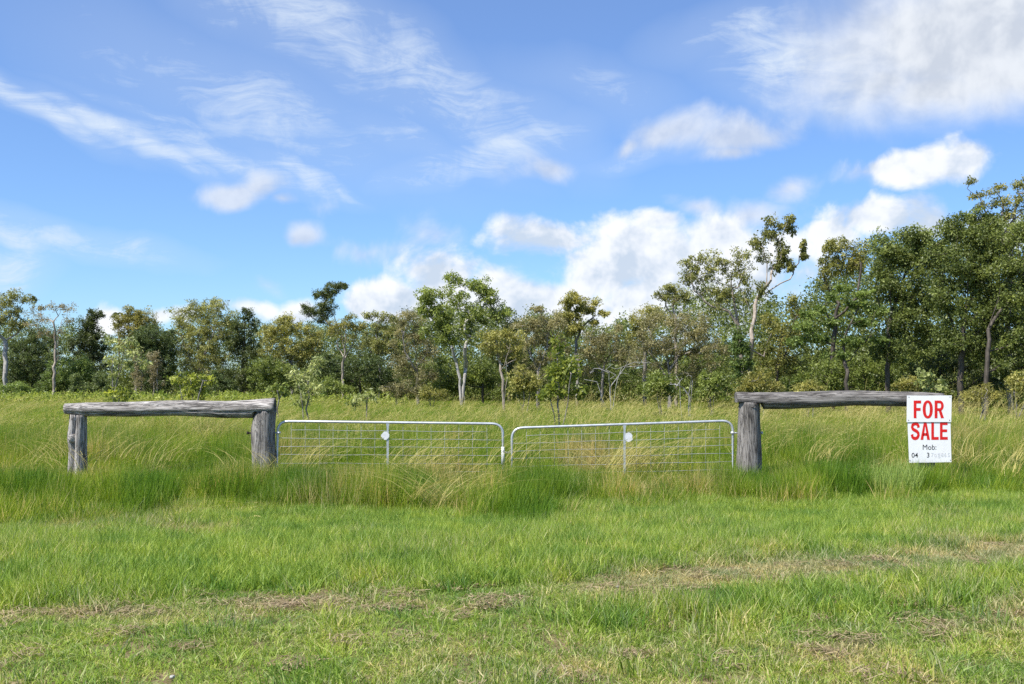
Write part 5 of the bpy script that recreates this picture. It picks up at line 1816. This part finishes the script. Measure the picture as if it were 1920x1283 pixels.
tussock(30, 960, 15.4, .50, .50, 800, 'green grass tussock at the left edge below the end of the rail', MDG, 7)
tussock(430, 940, 16.4, .50, .55, 800, 'green grass tussock in front of the gate hinge post on the left', MDG, 8)
tussock(1738, 905, 19.0, .55, .40, 700, 'fresh green grass standing right at the foot of the for sale sign', MDG, 9)
build_lawn()
build_tall()
build_field()
build_stalks()
build_litter()


def weeds():
    """bright leafy weeds along the far left edge of the paddock: nobody could count them"""
    rg = np.random.default_rng(15)
    n = 900
    px = np.concatenate([rg.uniform(-60, 520, 650), rg.uniform(430, 560, 120), rg.uniform(560, 760, 130)])
    d = np.interp(px, [-60, 250, 520, 760], [88, 86, 84, 74]) + rg.uniform(-4, 3, n)
    C = np.array([at(a, 740, b) for a, b in zip(px, d)])
    C[:, 2] = .2 + rg.random(n) ** 2 * .55
    V, f, v = leaf_cloud(rg, C, .35 + .2 * rg.random(n), np.full(n, 22), .26, .3, -.3, .8, np.clip(.62 + rg.normal(size=n) * .2, 0, 1))
    o = obj('leafy_weeds', mesh_np('leafy_weeds', V, f.ravel(), np.full(len(f), 4), {'v': v}), LEAF['weed'])
    tag(o, 'bright green leafy weeds along the foot of the wood at the left', 'weeds', kind='stuff')


weeds()

# ------------------------------------------------------------------ small litter
def pebble(px, py, size, label, seed):
    rg = np.random.default_rng(seed)
    d = 1.7 * F / (py - HORIZON)
    p = at(px, py, d)
    mb = MB()
    vs, fs = [], []
    n, m = 9, 6
    for i in range(m + 1):
        for j in range(n):
            a, b = math.pi * i / m, 2 * math.pi * j / n
            k = 1 + .18 * math.sin(3 * b + seed) * math.sin(a) + rg.normal() * .05
            vs.append(Vector((math.sin(a) * math.cos(b) * k, math.sin(a) * math.sin(b) * .8 * k, math.cos(a) * .62)) * size)
    for i in range(m):
        for j in range(n):
            fs.append((i * n + j, i * n + (j + 1) % n, (i + 1) * n + (j + 1) % n, (i + 1) * n + j))
    mb.add(vs, fs)
    o = obj('pebble', mb.mesh('pebble', True), M_STONE, None, (p.x, d, float(gz(p.x, d)) + size * .5 + .012))
    tag(o, label, 'stone', 'pale stones in the grass')


pebble(323, 1276, .018, 'pale stone in the short grass at the bottom edge of the picture', 1)
pebble(1158, 1106, .018, 'small white stone by the bare rut below the right gate', 2)


def fallen_leaf(px, py, depth, L, label, rz):
    p = at(px, py, depth)
    mb = MB()
    n = 8
    vs, fs = [], []
    for i in range(n + 1):
        t = i / n
        w = math.sin(t * math.pi) ** .7 * L * .09 + .002
        z = math.sin(t * math.pi) * L * .18
        vs += [(t * L - L / 2, -w, z), (t * L - L / 2, 0, z - w * .5), (t * L - L / 2, w, z)]
    for i in range(n):
        a = i * 3
        fs += [(a, a + 1, a + 4, a + 3), (a + 1, a + 2, a + 5, a + 4)]
    mb.add(vs, fs)
    me = mb.mesh('fallen_leaf', True)
    at_ = me.attributes.new('v', 'FLOAT', 'POINT')
    at_.data.foreach_set('value', np.full(len(me.vertices), .75, np.float32))
    o = obj('fallen_leaf', me, M_STRAW, None, (p.x, depth, float(gz(p.x, depth)) + .09))
    o.rotation_euler = (0.3, 0, rz)
    tag(o, label, 'leaf', 'curled fallen leaves at the edge of the tall grass')


fallen_leaf(480, 981, 14.0, .20, 'curled tan dead leaf at the edge of the tall grass below the left rail', 0.05)
fallen_leaf(540, 952, 15.6, .18, 'curled pale dead leaf in the grass below the gate hinge post', 0.4)
print('leaf faces', LEAVES[0])
